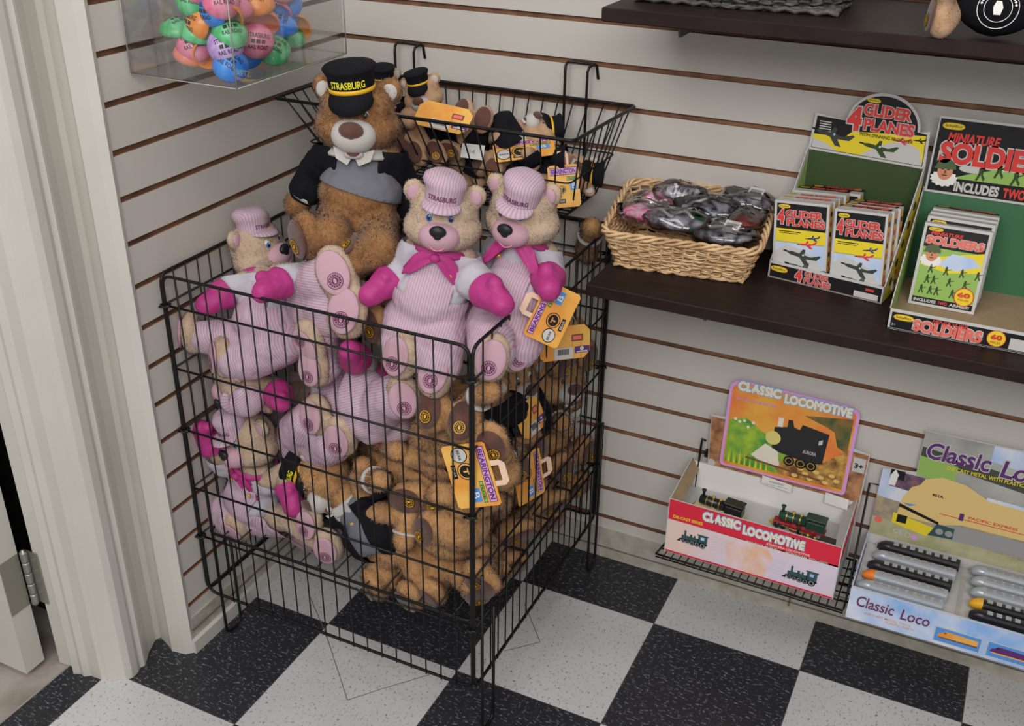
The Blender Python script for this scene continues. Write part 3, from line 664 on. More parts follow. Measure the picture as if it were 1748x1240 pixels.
def bear(kind, name, label, hw, head, F, U, chest, pelvis, hands, feet, elbows=(None, None), knees=(None, None), caps=True, torsoF=None, vox=.0042, group=None, muz=1, wear=True, captilt=0, furd=1.0, capoff=None):
    head, chest, pelvis = V(head), V(chest), V(pelvis); F = V(F).normalized(); U = (V(U)-F*V(U).dot(F)).normalized(); S = F.cross(U)
    low = min([head.z, pelvis.z]+[f[0].z for f in feet]); t = thing(name, label, 'plush bear', (pelvis.x, pelvis.y, low-hw*.4), group)
    TU = (chest-pelvis).normalized(); tf = V(torsoF) if torsoF else F; TF = (tf-TU*tf.dot(TU)).normalized(); TS = TF.cross(TU)
    pink = kind == 'engineer'; small = kind == 'small'
    fur = {'engineer': F_YEL, 'conductor': F_BROWN, 'big': F_BIG, 'small': F_TAN}[kind]
    fl = {'engineer': (.0036, 14, .0011), 'conductor': (.0062, 20, .0012), 'big': (.0058, 24, .0011), 'small': (.0022, 12, .0009)}[kind]
    fl = (fl[0], fl[1]*furd, fl[2])
    HB = (S, F, U); P = []
    def hp(a, b, c): return head+S*a*hw+F*b*hw+U*c*hw
    P += [('s', hp(0, 0, .12), (.90*hw, .80*hw, .80*hw), HB), ('s', hp(0, .06, -.24), (1.05*hw, .80*hw, .62*hw), HB)]
    for s in (1, -1): P += [('s', hp(.80*s, -.08, .64), (.30*hw, .16*hw, .32*hw), HB)]
    neck = head-U*.45*hw; sh = [chest+TS*.62*hw+TU*.02, chest-TS*.62*hw+TU*.02]; hips = [pelvis+TS*.5*hw, pelvis-TS*.5*hw]
    br = 1.06 if kind in ('conductor', 'big') else .98
    TB = (TS, TF, TU); mid = (chest*.45+pelvis*.55)
    tor = [('c', neck, chest, .48*hw, .60*hw), ('s', chest, (.74*hw, .58*hw, .55*hw), TB), ('s', mid+TF*.10*hw, (br*hw*.94, .82*hw, .80*hw), TB), ('s', pelvis, (br*hw, .78*hw, .62*hw), TB)]
    arm = []; leg = []; foo = []
    El = []; Kn = []
    for i in (0, 1):
        s = 1 if i == 0 else -1; h_ = V(hands[i]); e = V(elbows[i]) if elbows[i] is not None else (sh[i]+h_)/2+TS*s*.18*hw-TF*.05*hw
        El.append(e); ak = .86 if kind == 'big' else 1; arm.append([('c', sh[i], e, .36*ak*hw, .34*ak*hw), ('c', e, h_, .34*ak*hw, .32*hw)])
        fp, fn = V(feet[i][0]), V(feet[i][1]).normalized(); fu = V(feet[i][2]) if len(feet[i]) > 2 else TU
        fr_, fu, fn = basis(fn, fu); k = V(knees[i]) if knees[i] is not None else (hips[i]+fp-fn*.3*hw)/2+TU*.10*hw
        Kn.append(k); leg.append([('c', hips[i], k, .50*hw, .46*hw), ('c', k, fp-fn*.18*hw-fu*.12*hw, .46*hw, .42*hw)])
        foo.append(([('s', fp-fn*.06*hw+fu*.10*hw, (.50*hw, .66*hw, .32*hw), (fr_, fu, fn)), ('s', fp-fn*.15*hw-fu*.2*hw, (.46*hw, .46*hw, .36*hw), (fr_, fu, fn))], fp, fr_, fu, fn))
    hand = [('s', V(hands[i]), (.33*hw, .28*hw, .33*hw), TB) for i in (0, 1)]
    body = blob(P+tor+arm[0]+arm[1]+hand+leg[0]+leg[1]+foo[0][0]+foo[1][0], vox, 0, 5, wr=.0012, wf=40)
    cover = []
    # ---- clothes
    if wear:
        if pink:
            a2 = [[('c', sh[i], El[i], .40*hw, .42*hw), ('c', El[i], El[i]*.72+V(hands[i])*.28, .42*hw, .44*hw)] for i in (0, 1)]
            shb = blob([tor[0], tor[1], tor[2]]+a2[0]+a2[1], vox*1.1, .0052, 4, .0022, 55, cuts=[(chest+U*.2*hw+TU*.30*hw, (TU+U*.3))])
            emit([shb], 'shirt', t, TEE); cover.append(bvh(shb))
            lg = [[('c', hips[i], Kn[i], .54*hw, .50*hw), ('c', Kn[i], Kn[i]*.45+(foo[i][1]-foo[i][4]*.2*hw)*.55, .50*hw, .52*hw)] for i in (0, 1)]
            waist = pelvis*.45+chest*.55
            o1 = blob([tor[2], tor[3]]+lg[0]+lg[1], vox*1.1, .0085, 4, .0022, 50, cuts=[(waist, TU)])
            o2 = blob([tor[1], tor[2], tor[3]], vox*1.1, .0085, 4, .0012, 50, cuts=[(chest+TU*.12*hw, TU), (pelvis, -TU), (mid+TF*.12*hw, -TF), (mid+TS*.62*hw, TS), (mid-TS*.62*hw, -TS)], thick=.0015)
            def sf(VS):
                return (VS-np.array(mid))@np.array(TS)
            emit([o1, o2], 'striped_overalls', t, STR, stripe=sf); cover += [bvh(o1), bvh(o2)]
            m = MB()
            for s in (1, -1):
                bp = chest+TS*s*.46*hw+TF*.66*hw-TU*.02*hw
                m.ell(bp, (.075*hw, .075*hw, .04*hw), GOLDM, (TS, TU, TF), 12, 8)
            m.build('bib_buttons', t)
            for i in (0, 1):
                h_ = V(hands[i]); dr = (h_-El[i]).normalized(); cs = El[i]*.30+h_*.70
                g = blob([('c', cs-dr*.05*hw, h_-dr*.1*hw, .46*hw, .36*hw), ('c', h_-dr*.05*hw, h_+dr*.34*hw, .33*hw, .28*hw), ('c', h_, h_+dr*.12*hw+TU*.40*hw-TS*(1 if i == 0 else -1)*.16*hw, .17*hw, .15*hw)], .0038, .003, 4, .0016, 70, cuts=[(cs+dr*.02, -dr)] if False else [(cs-dr*.10*hw, -dr)])
                emit([g], 'glove', t, HOT); cover.append(bvh(g))
            m = MB(); nc = chest*.5+neck*.5+TU*.02*hw
            fr = Fr(nc, TS, TF); fr.z = TU; fr.y = TF
            m.lathe([(.66*hw, -.10*hw), (.74*hw, -.06*hw), (.74*hw, .06*hw), (.64*hw, .12*hw)], HOT, fr, 28)
            kc = nc+TF*.78*hw-TU*.08*hw; m.ell(kc, (.14*hw, .12*hw, .13*hw), HOT, TB, 12, 8)
            for s in (1, -1):
                vs = []; nU, nV = 8, 4
                for a in range(nU+1):
                    for b_ in range(nV+1):
                        x = a/nU; wd = (.06+.20*math.sin(min(1, x*1.25)*PI*.62))*(1 if x < .75 else 1-(x-.75)*2.2)
                        y = (b_/nV-.5)*2*wd-.50*x*x-.12*x
                        vs.append(kc+TS*s*x*.80*hw+TU*y*hw+TF*(-.28*x*x*hw+.05*hw*math.sin(b_*2.2+x*5)))
                fs = [(a*(nV+1)+b_, a*(nV+1)+b_+1, (a+1)*(nV+1)+b_+1, (a+1)*(nV+1)+b_) for a in range(nU) for b_ in range(nV)]
                m.add(vs, fs, HOT, True); m.add([v-TF*.004 for v in vs], [q[::-1] for q in fs], HOT, True)
            m.build('bandana', t)
        else:
            ve = blob([tor[1], tor[2], tor[3]], vox*1.1, .0065, 4, .002, 50, cuts=[((mid+TU*.12*hw if kind == 'big' else mid-TU*.3*hw), -TU+TS*.22), (chest+TU*.5*hw, TU), (mid+TF*.02*hw, -TF)], thick=.002)
            if kind != 'small': emit([ve], 'vest', t, VEST); cover.append(bvh(ve))
            fo = math.radians(38 if kind == 'big' else 30); jk = []
            sl = .5 if kind == 'big' else .65; ak = .82 if kind == 'big' else 1
            a2 = [[('c', sh[i], El[i], .44*ak*hw, .42*ak*hw), ('c', El[i], El[i]*(1-sl)+V(hands[i])*sl, .42*ak*hw, .42*ak*hw)] for i in (0, 1)]
            op = .52 if kind == 'big' else .36
            for i in (0, 1):
                s = 1 if i == 0 else -1
                pj = [tor[1]]+a2[i]+([] if kind == 'big' else [tor[2]])
                j_ = blob(pj, vox*1.15, .0105, 4, .003, 42, cuts=[(chest+TU*.42*hw, TU), (mid+TS*s*op*hw, -TS*s)], thick=.002)
                jk.append(j_); cover.append(bvh(j_))
            bk = blob([tor[1], tor[2], tor[3]], vox*1.15, .0105, 4, .003, 42, cuts=[(chest+TU*.42*hw, TU), (mid-TF*.22*hw, TF)], thick=.002); jk.append(bk); cover.append(bvh(bk))
            emit(jk, 'jacket', t, JACK)
            m = MB(); nc = chest*.5+neck*.5; fr = Fr(nc, TS, TF); fr.z = TU; fr.y = TF
            m.lathe([(.66*hw, -.14*hw), (.80*hw, -.18*hw), (.82*hw, -.12*hw), (.70*hw, .10*hw), (.62*hw, .10*hw)], WHITEP, fr, 28)
            for s in (1, -1): m.prism([(0, 0), (s*.5*hw, .16*hw), (s*.42*hw, -.12*hw), (s*.14*hw, -.26*hw)][::s], .002, WHITEP, Fr(nc+TF*.80*hw-TU*.06*hw, TS, TU) if False else Fr(nc+TF*.78*hw-TU*.08*hw, -TS, TU))
            m.build('shirt_collar', t)
            if kind != 'small':
                m = MB()
                for k in range(2 if kind == 'big' else 3): m.ell(chest+TF*(.66+.14*k)*hw-TU*(.10+(.26 if kind == 'big' else .42)*k)*hw, (.08*hw, .08*hw, .04*hw), GOLDM, (TS, TU, TF), 12, 8)
                m.build('vest_buttons', t)
                for i in (0, 1):
                    dr = (V(hands[i])-El[i]).normalized(); m = MB(); m.tube([El[i]*.36+V(hands[i])*.64, El[i]*.28+V(hands[i])*.72], .42*hw, WHITEP, 18); m.build('cuff', t)
    emit([body], 'body', t, fur, fur=fl, block=cover)
    # ---- face
    mz = PINKP if pink else WHITEP
    m = MB(); k_ = (.54 if pink else .50)*muz
    m.ell(hp(0, .70, -.26), (k_*hw, .42*hw, .40*hw*muz), mz, HB, 24, 14)
    if pink: m.tube([hp(.20*math.cos(a), 1.09-.06*abs(math.cos(a)), -.40+.12*math.sin(a)) for a in [PI+PI*q/8 for q in range(9)]], .0011, STITCH, 5)
    mo = m.build('muzzle', t)
    m = MB()
    m.ell(hp(0, 1.06, -.02), ((.22 if pink else .30)*hw, .12*hw, (.16 if pink else .21)*hw), NOSE if pink else DKPAD, HB, 18, 10); m.ell(hp(0, 1.07, -.12), (.12*hw, .10*hw, .12*hw), NOSE if pink else DKPAD, HB, 14, 8); m.build('nose', t)
    if not pink:
        m = MB(); m.ell(hp(0, .86, -.62), (.18*hw, .12*hw, .12*hw), DKPAD, HB, 14, 8); m.ell(hp(0, .84, -.68), (.25*hw, .10*hw, .12*hw), mz, HB, 14, 8); m.build('mouth', t)
    for s in (1, -1):
        m = MB(); e = hp(.27*s, .69, .24); en = (F+S*s*.25+U*.1).normalized(); r_, u_, n_ = basis(en, U)
        m.ell(e, (.13*hw, .17*hw, .05*hw), EYEW, (r_, u_, n_), 16, 10); m.ell(e+n_*.018*hw-u_*.02*hw, (.10*hw, .12*hw, .05*hw), EYEB if pink else DKPAD, (r_, u_, n_), 14, 8); m.ell(e+n_*.03*hw-u_*.02*hw, (.06*hw, .08*hw, .05*hw), EYEK, (r_, u_, n_), 12, 8)
        m.ell(e+n_*.075*hw+u_*.03*hw+r_*.02*hw, .015*hw, EYEW, None, 8, 6); m.build('eye', t)
        m = MB(); m.ell(hp(.79*s, .05, .62), (.19*hw, .07*hw, .21*hw), PINKP if pink else WHITEP, HB, 16, 10); m.build('inner_ear', t)
    # ---- feet pads
    for i in (0, 1):
        pr_, fp, fr_, fu, fn = foo[i]; m = MB(); c_ = fp+fn*.235*hw+fu*.06*hw
        m.ell(c_, (.40*hw, .56*hw, .07*hw), PINKP if pink else DKPAD, (fr_, fu, fn), 24, 10); pad = m.build('foot_pad', t)
        if not small or i == 0:
            m = MB(); emblem(m, Fr(c_+fn*.065*hw-fu*.20*hw, fr_, None, fn), .20*hw, MAUVE if pink else ink, (PINKP if pink else gold)); m.build('round_emblem', pad)
    # ---- cap
    if caps:
        cu = (U+S*captilt).normalized(); cf = (F-cu*F.dot(cu)).normalized(); cr = cf.cross(cu)
        co = capoff or (0, .08, .66)
        if pink: engineer_cap(t, hp(*co), -cr, cf, cu, .50*hw)
        else: conductor_cap(t, hp(*co), -cr, cf, cu, .54*hw, text=not small)
    return t

# ================================================================ the bears where the photo shows them
X, Y, Z = V((1, 0, 0)), V((0, 1, 0)), V((0, 0, 1))
CAMD = V((.46, -.80, .30))                       # roughly towards the room
G1 = 'plush bears in the floor bin'
# big conductor bear on top of the heap
A = bear('big', 'conductor_bear', 'largest brown bear, black cap and jacket, grey vest, sitting on top of the heap', .0675,
     at(611, 197, y=-.40), (.40, -.90, -.06), (.03, 0, 1), at(617, 282, y=-.40), at(612, 372, y=-.42),
     [at(506, 350, y=-.40), at(712, 392, y=-.36)], [(at(521, 407, y=-.52), (-.35, -.75, -.1), (.35, -.1, 1)), (at(600, 432, y=-.50), (-.45, -.35, .8), (-.6, .5, .2))],
     elbows=(at(546, 290, y=-.38), at(682, 310, y=-.35)), knees=(at(566, 398, y=-.50), at(648, 425, y=-.50)), torsoF=(.35, -.9, 0), vox=.0045, group=G1, muz=1.1, captilt=.10, capoff=(.06, .30, .72))
B = bear('engineer', 'engineer_bear', 'cream bear in pink pinstripes sitting upright in front, left of the two capped ones', .0600,
     at(757, 372, y=-.47), (.36, -.93, .02), (.05, .05, 1), at(748, 452, y=-.475), at(727, 548, y=-.495),
     [at(648, 492, y=-.53), at(846, 510, y=-.52)], [(at(682, 610, y=-.570), (-.05, -.95, .25), (.1, .3, 1)), (at(742, 640, y=-.565), (.2, -.9, .4), (.1, .4, 1))],
     elbows=(at(688, 462, y=-.48), at(798, 470, y=-.47)), knees=(at(690, 575, y=-.53), at(752, 592, y=-.53)), torsoF=(.3, -.95, 0), vox=.004, group=G1, captilt=-.10, capoff=(-.02, .34, .62))
C_ = bear('engineer', 'engineer_bear', 'cream bear in pink pinstripes with two orange suitcase tags hanging over the rim', .0600,
     at(893, 362, y=-.40), (-.02, -.97, -.12), (.02, -.05, 1), at(890, 446, y=-.39), at(862, 556, y=-.44),
     [at(812, 500, y=-.40), at(936, 486, y=-.44)], [(at(838, 615, y=-.54), (.35, -.85, .2), (.1, .4, 1)), (at(880, 600, y=-.47), (.7, -.6, .1), (0, .3, 1))],
     elbows=(at(838, 460, y=-.38), at(932, 460, y=-.38)), knees=(at(838, 580, y=-.50), at(890, 585, y=-.44)), torsoF=(.05, -.98, 0), vox=.004, group=G1, captilt=-.22, capoff=(-.14, .36, .56))
def tag_at(par, u, v, w_, h_, ang, kind, nx=(1, -.25, .1), x=.622):
    o = at(u, v, x=x); r_, u_, n_ = basis(nx, (0, 0, 1)); fr = Fr(o, r_, None, n_).turned(ang); fr.o = fr.P(-w_/2, -h_/2)
    return suitcase_tag(par, fr, w_, h_, kind)
tag_at(C_, 963, 586, .100, .062, -2, 1, (.70, -.68, .15), x=.634)
tag_at(C_, 943, 540, .074, .094, 0, 0, (.75, -.62, .15), x=.634) if False else None
r_, u_, n_ = basis((.72, -.64, .22)); fr = Fr(at(943, 538, x=.672), r_, None, n_).turned(58); fr.o = fr.P(-.047, -.033); suitcase_tag(C_, fr, .094, .066, 0)
m = MB(); m.tube([at(952, 488, x=.55), at(925, 505, x=.60), at(908, 522, x=.638)], .0006, white_i, 4); m.tube([at(952, 488, x=.55), at(968, 520, x=.61), at(985, 553, x=.620)], .0006, white_i, 4); m.build('tag_string', C_)

D = bear('engineer', 'engineer_bear', 'cream bear lying at the left rim, nose turned right, pink gloves on its belly', .0585,
     at(438, 424, y=-.40), (.96, .05, .16), (-.12, -.1, 1), at(452, 492, y=-.47), at(462, 590, y=-.515),
     [at(368, 512, y=-.545), at(462, 492, y=-.565)], [(at(322, 570, y=-.555), (-.8, -.55, .1), (.1, -.1, 1)), (at(376, 612, y=-.565), (-.55, -.75, .1), (.2, -.1, 1))],
     elbows=(at(418, 482, y=-.49), at(505, 470, y=-.50)), knees=(at(385, 570, y=-.52), at(425, 615, y=-.545)), torsoF=(.1, -1, .1), vox=.004, group=G1, captilt=-.2, capoff=(0, .1, .62))
E_ = bear('engineer', 'engineer_bear', 'upturned cream bear, emblem foot sticking up next to the biggest bear', .0680,
     at(470, 520, y=-.26), (0, -1, 0), (-1, 0, .3), at(490, 530, y=-.35), at(530, 545, y=-.44),
     [at(470, 600, y=-.33), at(560, 600, y=-.36)], [(at(575, 470, y=-.545), (.25, -.85, .35), (-.4, -.2, 1)), (at(592, 535, y=-.560), (.15, -.9, .35), (0, .3, 1))],
     knees=(at(535, 485, y=-.49), at(540, 535, y=-.50)), torsoF=(0, -1, .4), vox=.0045, group=G1, caps=False)
F_ = bear('engineer', 'engineer_bear', 'buried cream bear, two soles against the front wires below the top rim middle', .0560,
     at(600, 640, y=-.34), (0, -1, 0), (.6, 0, .6), at(590, 630, y=-.40), at(565, 610, y=-.47),
     [at(600, 603, y=-.560), at(640, 640, y=-.47)], [(at(526, 582, y=-.570), (-.1, -.98, -.1), (.5, 0, -1)), (at(535, 630, y=-.570), (0, -1, .05), (.1, 0, 1))],
     knees=(at(545, 585, y=-.52), at(550, 620, y=-.52)), torsoF=(0, -1, 0), vox=.0045, group=G1, caps=False)
G_ = bear('engineer', 'engineer_bear', 'cream bear wedged face down at the left, just above the lower left sitting bear', .0560,
     at(418, 655, y=-.525), (-.55, -.65, -.55), (.72, -.40, .05), at(420, 650, y=-.44), at(440, 690, y=-.38),
     [at(478, 682, y=-.555), at(395, 700, y=-.44)], [(at(470, 720, y=-.34), (0, -1, 0)), (at(500, 700, y=-.36), (0, -1, 0))], elbows=(at(470, 660, y=-.49), None), torsoF=(-.3, -.9, -.2), vox=.0045, group=G1, captilt=.1, capoff=(0, .2, .60))
H_ = bear('engineer', 'engineer_bear', 'cream bear lying sideways across the middle, emblem foot at its right end', .0590,
     at(530, 690, y=-.36), (0, -1, 0), (-1, 0, 0), at(570, 700, y=-.46), at(628, 692, y=-.52),
     [at(540, 740, y=-.42), at(600, 640, y=-.42)], [(at(690, 682, y=-.565), (.4, -.85, .1), (-.2, 0, 1)), (at(700, 735, y=-.46), (.5, -.8, .1), (0, 0, 1))],
     knees=(at(660, 680, y=-.54), at(672, 725, y=-.50)), torsoF=(0, -1, .25), vox=.0045, group=G1, caps=False)
I_ = bear('engineer', 'engineer_bear', 'cream bear with two big pink soles facing out, left of the middle', .0590,
     at(540, 790, y=-.30), (0, -1, 0), (0, 0, -1), at(530, 780, y=-.38), at(525, 755, y=-.46),
     [at(500, 800, y=-.40), at(600, 800, y=-.38)], [(at(538, 712, y=-.565), (-.1, -1, .1), (.1, 0, 1)), (at(580, 750, y=-.570), (.1, -1, -.05), (0, 0, 1))],
     knees=(at(510, 735, y=-.52), at(552, 765, y=-.52)), torsoF=(0, -1, .1), vox=.0045, group=G1, caps=False)
K_ = bear('engineer', 'engineer_bear', 'cream bear sitting at the lower left of the bin, cap over its eyes', .0590,
     at(428, 748, y=-.515), (-.28, -.92, -.12), (-.12, -.12, 1), at(437, 815, y=-.515), at(436, 868, y=-.50),
     [at(352, 745, y=-.545), at(498, 850, y=-.550)], [(at(402, 905, y=-.550), (.0, -.95, -.35), (.1, -.3, 1)), (at(560, 935, y=-.560), (.2, -.95, -.1), (0, 0, 1))],
     elbows=(at(385, 790, y=-.52), at(490, 805, y=-.52)), knees=(at(385, 872, y=-.53), at(500, 885, y=-.53)), torsoF=(-.2, -.95, .1), vox=.004, group=G1, captilt=.08, capoff=(.10, .42, .50))
L_ = bear('engineer', 'engineer_bear', 'cream bear nearly hidden at the bottom, emblem foot beside the lower left bear', .0560,
     at(520, 820, y=-.30), (0, -1, 0), (0, .2, 1), at(530, 850, y=-.36), at(540, 890, y=-.42),
     [at(500, 870, y=-.38), at(580, 900, y=-.42)], [(at(528, 895, y=-.560), (-.05, -1, .1), (.1, 0, 1)), (at(575, 890, y=-.49), (.1, -1, 0), (0, 0, 1))], torsoF=(0, -1, .1), vox=.005, group=G1, caps=False)
# brown conductor bears
J_ = bear('conductor', 'conductor_bear', 'brown bear lying lower centre, grey vest showing, white muzzle pointing down left', .0600,
     at(556, 815, y=-.515), (-.10, -.92, -.50), (-.85, .1, .40), at(612, 868, y=-.525), at(672, 930, y=-.51),
     [at(690, 925, y=-.565), at(650, 822, y=-.560)], [(at(636, 1000, y=-.555), (-.55, -.8, -.3), (.1, -.3, 1)), (at(735, 1015, y=-.545), (-.1, -.9, -.4), (.2, -.4, 1))],
     elbows=(at(700, 880, y=-.54), at(615, 815, y=-.52)), knees=(at(655, 975, y=-.53), at(715, 975, y=-.53)), torsoF=(.05, -1, .05), vox=.0045, group=G1, caps=True, captilt=0)
def brown_bear(label, head, F, U, chest, pelvis, hands, feet, tf=(0, -1, 0), caps=False, knees=(None, None), elbows=(None, None), wear=True, hw=.058):
    return bear('conductor', 'conductor_bear', label, hw, head, F, U, chest, pelvis, hands, feet, caps=caps, torsoF=tf, vox=.005, group=G1, knees=knees, elbows=elbows, wear=wear)
M_ = brown_bear('brown bear with both dark soles up under the front pink bear',
     at(790, 830, y=-.42), (0, -1, .2), (0, 0, -1), at(775, 800, y=-.44), at(755, 755, y=-.49),
     [at(700, 780, y=-.52), at(825, 800, y=-.47)], [(at(738, 702, y=-.560), (-.1, -.9, .35), (.1, .3, 1)), (at(792, 722, y=-.555), (.1, -.85, .5), (0, .4, 1))], knees=(at(725, 740, y=-.53), at(785, 750, y=-.53)), wear=False)
N_ = brown_bear('brown bear at the front corner post with a large orange suitcase tag',
     at(830, 790, y=-.50), (.2, .95, .1), (-.1, -.1, 1), at(800, 860, y=-.52), at(770, 915, y=-.51),
     [at(745, 845, y=-.55), at(850, 870, x=.56)], [(at(730, 905, y=-.555), (-.3, -.95, 0)), (at(845, 985, x=.575), (.6, -.7, -.3), (.2, -.2, 1))], tf=(.6, -.7, 0), wear=False)
r_, u_, n_ = basis((.15, -.98, .1)); fr = Fr(at(803, 815, y=-.5935), r_, None, n_).turned(-72); fr.o = fr.P(-.058, -.036); suitcase_tag(N_, fr, .112, .076, 0)
O_ = brown_bear('brown bear lying flat on the bin bottom near the front corner',
     at(660, 830, y=-.42), (-.3, -.9, 0), (-.3, 0, 1), at(705, 905, y=-.47), at(745, 975, y=-.50),
     [at(668, 990, y=-.53), at(820, 940, y=-.50)], [(at(700, 1020, y=-.56), (-.2, -.9, -.4), (0, -.3, 1)), (at(815, 1010, y=-.545), (.5, -.7, -.4), (0, -.3, 1))], wear=False)
P_ = brown_bear('brown bear in black jacket facing out the right side, under the suitcase tags',
     at(868, 650, x=.515), (.9, -.3, .1), (-.2, .1, 1), at(862, 690, x=.50), at(850, 760, x=.48),
     [at(835, 655, x=.575), at(920, 735, x=.56)], [(at(880, 800, x=.58), (.9, -.4, 0)), (at(912, 770, x=.58), (.9, -.3, 0))], tf=(.9, -.3, 0))
Q_ = brown_bear('brown bear in black jacket leaning on the right wires below the shelf end',
     at(952, 648, x=.53), (.8, -.5, .1), (.3, -.1, 1), at(985, 700, x=.52), at(985, 765, x=.50),
     [at(958, 722, x=.578), at(1012, 700, x=.56)], [(at(1000, 770, x=.58), (.9, -.3, -.1)), (at(960, 800, x=.575), (.8, -.5, -.2))], tf=(.9, -.4, 0))
R_ = brown_bear('brown bear on the right side with a narrow orange tag, under jacketed ones',
     at(930, 760, x=.50), (-.5, .4, 0), (.3, .1, 1), at(925, 820, x=.52), at(900, 870, x=.52),
     [at(965, 810, x=.57), at(870, 830, x=.57)], [(at(940, 860, x=.575), (.7, -.5, -.4)), (at(880, 910, x=.57), (.7, -.5, -.4))], tf=(.5, -.4, 0), wear=False)
r_, u_, n_ = basis((.9, -.4, .1)); fr = Fr(at(903, 815, x=.6), r_, None, n_).turned(-84); fr.o = fr.P(-.05, -.033); suitcase_tag(R_, fr, .10, .066, 0)
S_ = brown_bear('brown bear slumped at the bottom right of the heap',
     at(885, 860, x=.46), (.4, -.5, 0), (.2, .2, 1), at(865, 905, x=.49), at(850, 945, x=.50),
     [at(900, 900, x=.56), at(820, 930, x=.55)], [(at(868, 965, x=.575), (.7, -.6, -.3)), (at(820, 990, y=-.555), (.2, -.9, -.3))], tf=(.7, -.6, 0), wear=False)
T_ = brown_bear('brown bear at the back right, one paw raised over the rim near the wicker basket',
     at(975, 420, x=.47), (.5, -.8, .1), (-.1, 0, 1), at(985, 455, x=.50), at(985, 530, x=.50),
     [at(940, 470, x=.48), at(1010, 388, x=.60)], [(at(1000, 610, x=.57), (.9, -.2, -.1)), (at(960, 620, x=.57), (.9, -.3, -.1))], tf=(.6, -.8, 0), elbows=(None, at(1000, 430, x=.57)))
U_ = brown_bear('brown bear in black jacket sunk between the biggest bear and front pink one',
     at(690, 392, y=-.30), (.3, -.9, .1), (0, 0, 1), at(690, 435, y=-.36), at(690, 520, y=-.42),
     [at(655, 440, y=-.46), at(745, 480, y=-.36)], [(at(640, 555, y=-.50), (-.2, -.9, .1)), (at(700, 600, y=-.48), (.2, -.9, .1))], tf=(.2, -.9, 0))
W_ = brown_bear('brown bear buried in the middle of the heap behind the front wires',
     at(600, 800, y=-.38), (0, -1, 0), (0, 0, 1), at(650, 790, y=-.44), at(690, 800, y=-.47),
     [at(620, 795, y=-.53), at(680, 770, y=-.53)], [(at(700, 850, y=-.54), (0, -1, .1)), (at(740, 860, y=-.53), (0, -1, .1))], wear=False)
X_ = brown_bear('brown bear low at the back right of the bin behind the wires',
     at(975, 790, x=.46), (.6, -.3, 0), (.1, .1, 1), at(965, 830, x=.48), at(945, 870, x=.48),
     [at(1000, 800, x=.56), at(930, 850, x=.56)], [(at(985, 830, x=.575), (.8, -.4, -.2)), (at(935, 890, x=.57), (.8, -.4, -.3))], tf=(.8, -.4, 0), wear=False)
Y_ = brown_bear('brown bear under the pink feet at the corner post, small orange tag on its side',
     at(810, 690, y=-.42), (.3, -.9, .1), (0, 0, 1), at(800, 730, y=-.46), at(820, 790, y=-.47),
     [at(835, 668, y=-.545), at(880, 700, x=.55)], [(at(840, 760, y=-.55), (.4, -.9, 0)), (at(890, 780, x=.57), (.8, -.5, 0))], tf=(.5, -.8, 0))
r_, u_, n_ = basis((.9, -.4, .1)); fr = Fr(at(905, 712, x=.59), r_, None, n_).turned(20); fr.o = fr.P(-.03, -.04); suitcase_tag(Y_, fr, .06, .075, 1)

# small bears in the hanging basket
G2 = 'small bears in the hanging basket'
def small(label, head, F, U, chest, pelvis, hands, feet, tf=(.3, -.9, .1), caps=True, hw=.0370, knees=(None, None)):
    return bear('small', 'small_conductor_bear', label, hw, head, F, U, chest, pelvis, hands, feet, caps=caps, torsoF=tf, vox=.0032, group=G2, knees=knees, capoff=(0, .25, .62))
sa = small('small tan bear with black cap and big eyes looking out over the basket rim', at(722, 160, y=-.16), (.25, -.90, -.1), (-.28, .2, 1), at(715, 205, y=-.17), at(735, 245, y=-.17),
     [at(762, 195, y=-.20), at(700, 235, y=-.21)], [(at(745, 262, y=-.215), (.2, -.9, .3)), (at(712, 262, y=-.215), (0, -.9, .3))])
small('small tan bear half hidden behind the biggest bear, gold band on its cap', at(652, 152, y=-.20), (.75, -.6, -.1), (-.1, 0, 1), at(660, 195, y=-.18), at(680, 240, y=-.17),
     [at(700, 210, y=-.22), at(650, 230, y=-.19)], [(at(700, 270, y=-.21), (.2, -.9, .3)), (at(690, 240, y=-.21), (.3, -.9, .3))])
small('small tan bear lying back with two dark round soles up in the basket', at(795, 262, y=-.08), (.2, -.4, 1), (.1, .9, .2), at(800, 245, y=-.12), at(805, 225, y=-.14),
     [at(770, 225, y=-.15), at(850, 235, y=-.15)], [(at(790, 192, y=-.175), (-.1, -.85, .5), (.1, .4, 1)), (at(824, 205, y=-.165), (.3, -.8, .4), (.1, .4, 1))], caps=False, tf=(0, -.5, 1))
small('small tan bear in dark jacket lying face up right of the soles', at(918, 228, y=-.10), (.1, -.3, 1), (.7, .3, .6), at(890, 250, y=-.12), at(862, 268, y=-.14),
     [at(855, 215, y=-.13), at(900, 262, y=-.18)], [(at(842, 292, y=-.19), (-.1, -.9, .3), (.1, .4, 1)), (at(820, 280, y=-.17), (-.5, -.7, .3))])
small('small tan bear at the right end of the basket, cap against the wires', at(988, 298, y=-.10), (.2, -.7, .6), (.9, .1, .1), at(955, 300, y=-.11), at(925, 300, y=-.12),
     [at(960, 275, y=-.15), at(950, 330, y=-.15)], [(at(900, 310, y=-.15), (-.6, -.7, .2)), (at(905, 280, y=-.15), (-.6, -.7, .4))])
small('small tan bear curled under the soles in the basket, dark sole forward', at(770, 300, y=-.09), (.2, -.9, .1), (0, 0, 1), at(775, 285, y=-.11), at(800, 300, y=-.12),
     [at(745, 290, y=-.15), at(820, 310, y=-.15)], [(at(770, 258, y=-.185), (.1, -.95, .1)), (at(760, 310, y=-.17), (0, -.95, .1))], caps=False)
